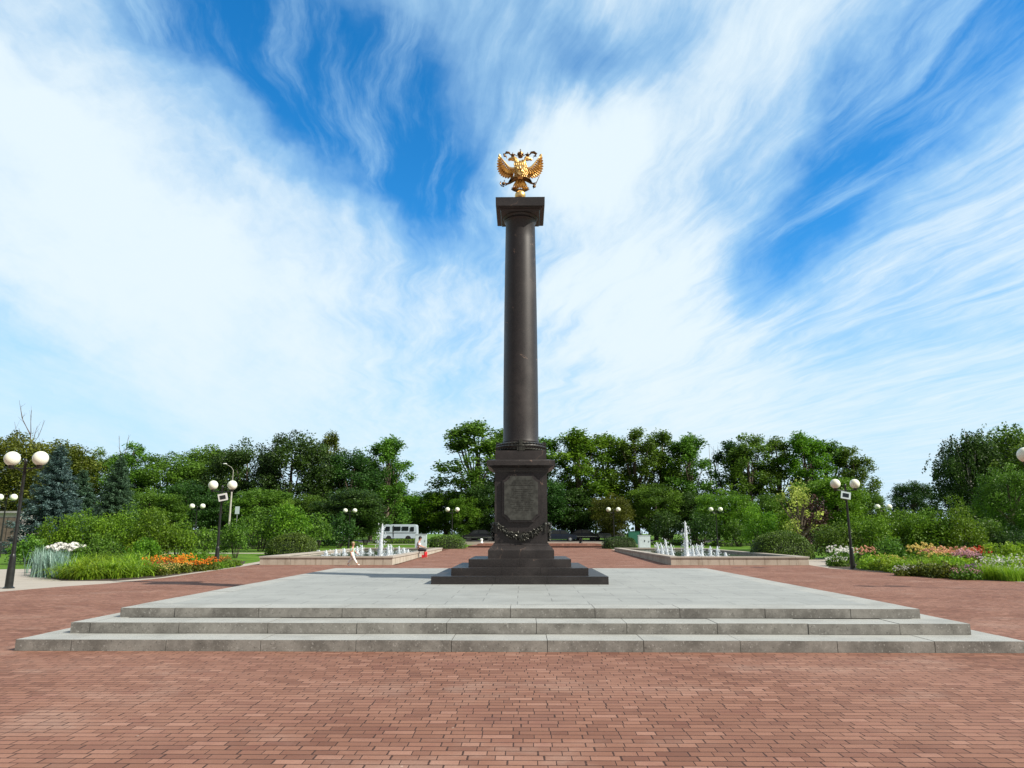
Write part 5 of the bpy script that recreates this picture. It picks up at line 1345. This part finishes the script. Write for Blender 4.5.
for b in ((270, 50, 110, 30, 52, -.85), (345, 135, 130, 95, 42, -.8), (440, 150, 40, 80, 50, -.7), (400, 40, 110, 30, 60, -.42), (170, 25, 40, 30, 30, -.3),
          (900, 95, 90, -110, 58, -.95), (800, 225, 75, -80, 40, -.62), (990, 10, 70, -20, 60, -.75), (590, 40, 60, 15, 34, -.45), (690, 40, 50, -20, 30, -.25), (520, 90, 40, -40, 40, -.2),
          (630, 300, 80, 150, 110, .28), (170, 260, 170, 110, 80, .28), (600, 150, 50, 40, 60, .25), (60, 120, 60, 80, 60, .18), (930, 300, 160, -60, 60, -.16), (120, 400, 140, 30, 40, -.12), (430, 340, 60, 50, 50, -.08), (570, 240, 60, 10, 30, -.15)):
    g = blob(*b); cov = g if cov is None else t.m('ADD', cov, g)
# unseen sky behind the camera and overhead: neutral haze shaped to temper ambient light
front = t.m('MULTIPLY', t.smooth(y, -.25, .45), t.m('SUBTRACT', 1.0, t.smooth(z, .72, .92)))
# wind-drawn streaks on a high flat layer
pxl = t.m('DIVIDE', x, zc); pyl = t.m('DIVIDE', y, zc); ca, sa = math.cos(R(9)), math.sin(R(9))
sx_ = t.m('SUBTRACT', t.m('MULTIPLY', pxl, ca), t.m('MULTIPLY', pyl, -sa)); sy_ = t.m('ADD', t.m('MULTIPLY', pxl, -sa), t.m('MULTIPLY', pyl, ca))
wob = t.noise(t.comb(pxl, pyl), .9, 3, .5)
wob2 = t.noise(t.comb(pxl, pyl, 9.0), 3.2, 5, .6)
sxw = t.m('ADD', sx_, t.m('ADD', t.m('MULTIPLY', wob, .5), t.m('MULTIPLY', wob2, .07)))
st1 = t.noise(t.comb(t.m('MULTIPLY', sxw, 2.6), t.m('MULTIPLY', sy_, .42)), 1.6, 9, .62)
st2 = t.noise(t.comb(t.m('MULTIPLY', sxw, 6.0), t.m('MULTIPLY', sy_, .8)), 1.6, 12, .62)
puff = t.noise(t.comb(t.m('MULTIPLY', azw, 3.0), t.m('MULTIPLY', elw, 5.0), 4.0), 1.5, 10, .6)
st = t.m('ADD', t.m('MULTIPLY', t.m('SUBTRACT', st1, .5), t.m('MULTIPLY_ADD', t.smooth(az, -.45, .0), 1.1, .5)), t.m('ADD', t.m('MULTIPLY', t.m('SUBTRACT', st2, .5), t.m('MULTIPLY_ADD', t.smooth(az, -.45, .0), .9, .3)), t.m('MULTIPLY', t.m('SUBTRACT', puff, .5), t.m('MULTIPLY_ADD', t.smooth(az, -.45, .0), -.9, 1.7))))
c_ = t.m('ADD', t.m('ADD', .78, cov), t.m('MULTIPLY', st, t.m('MULTIPLY_ADD', t.smooth(z, .08, .36), .36, .22)))
c_ = t.smooth(c_, -.10, 1.10)
wisp = t.m('MULTIPLY', t.smooth(t.m('ADD', st1, t.m('MULTIPLY', t.m('SUBTRACT', st2, .5), .8)), .40, .85), .72)
c_ = t.m('MAXIMUM', c_, wisp)
hz = t.m('SUBTRACT', 1.0, t.smooth(z, .02, .36))
hs = t.n('ShaderNodeHueSaturation'); hs.inputs['Saturation'].default_value = 1.22; hs.inputs['Value'].default_value = 1.45; t.link(t.mix(1.0, sky.outputs[0], (.80, 1.08, 1.25), 'MULTIPLY'), hs.inputs['Color'])
cloud = t.mix(t.smooth(c_, .5, 1.05), (4.2, 6.6, 8.5), (6.9, 7.95, 8.55))
horizon = t.mix(t.m('MULTIPLY', t.m('MULTIPLY', hz, front), .9), hs.outputs[0], (4.9, 7.0, 8.5))
back = t.mix(t.m('MULTIPLY_ADD', t.smooth(puff, .35, .65), .35, .3), t.mix(.5, sky.outputs[0], (1.6, 1.6, 1.6)), (4.2, 4.1, 3.9))
col = t.mix(front, back, t.mix(c_, horizon, cloud))
t.link(col, bg.inputs[0])

scene.view_settings.view_transform = 'Standard'; scene.view_settings.look = 'None'; scene.view_settings.gamma = 1
scene.view_settings.exposure = 0.4; scene.view_settings.use_curve_mapping = False
scene.cycles.max_bounces = 6; scene.cycles.diffuse_bounces = 3; scene.cycles.glossy_bounces = 3; scene.cycles.transmission_bounces = 3; scene.cycles.transparent_max_bounces = 10
scene.cycles.use_denoising = True
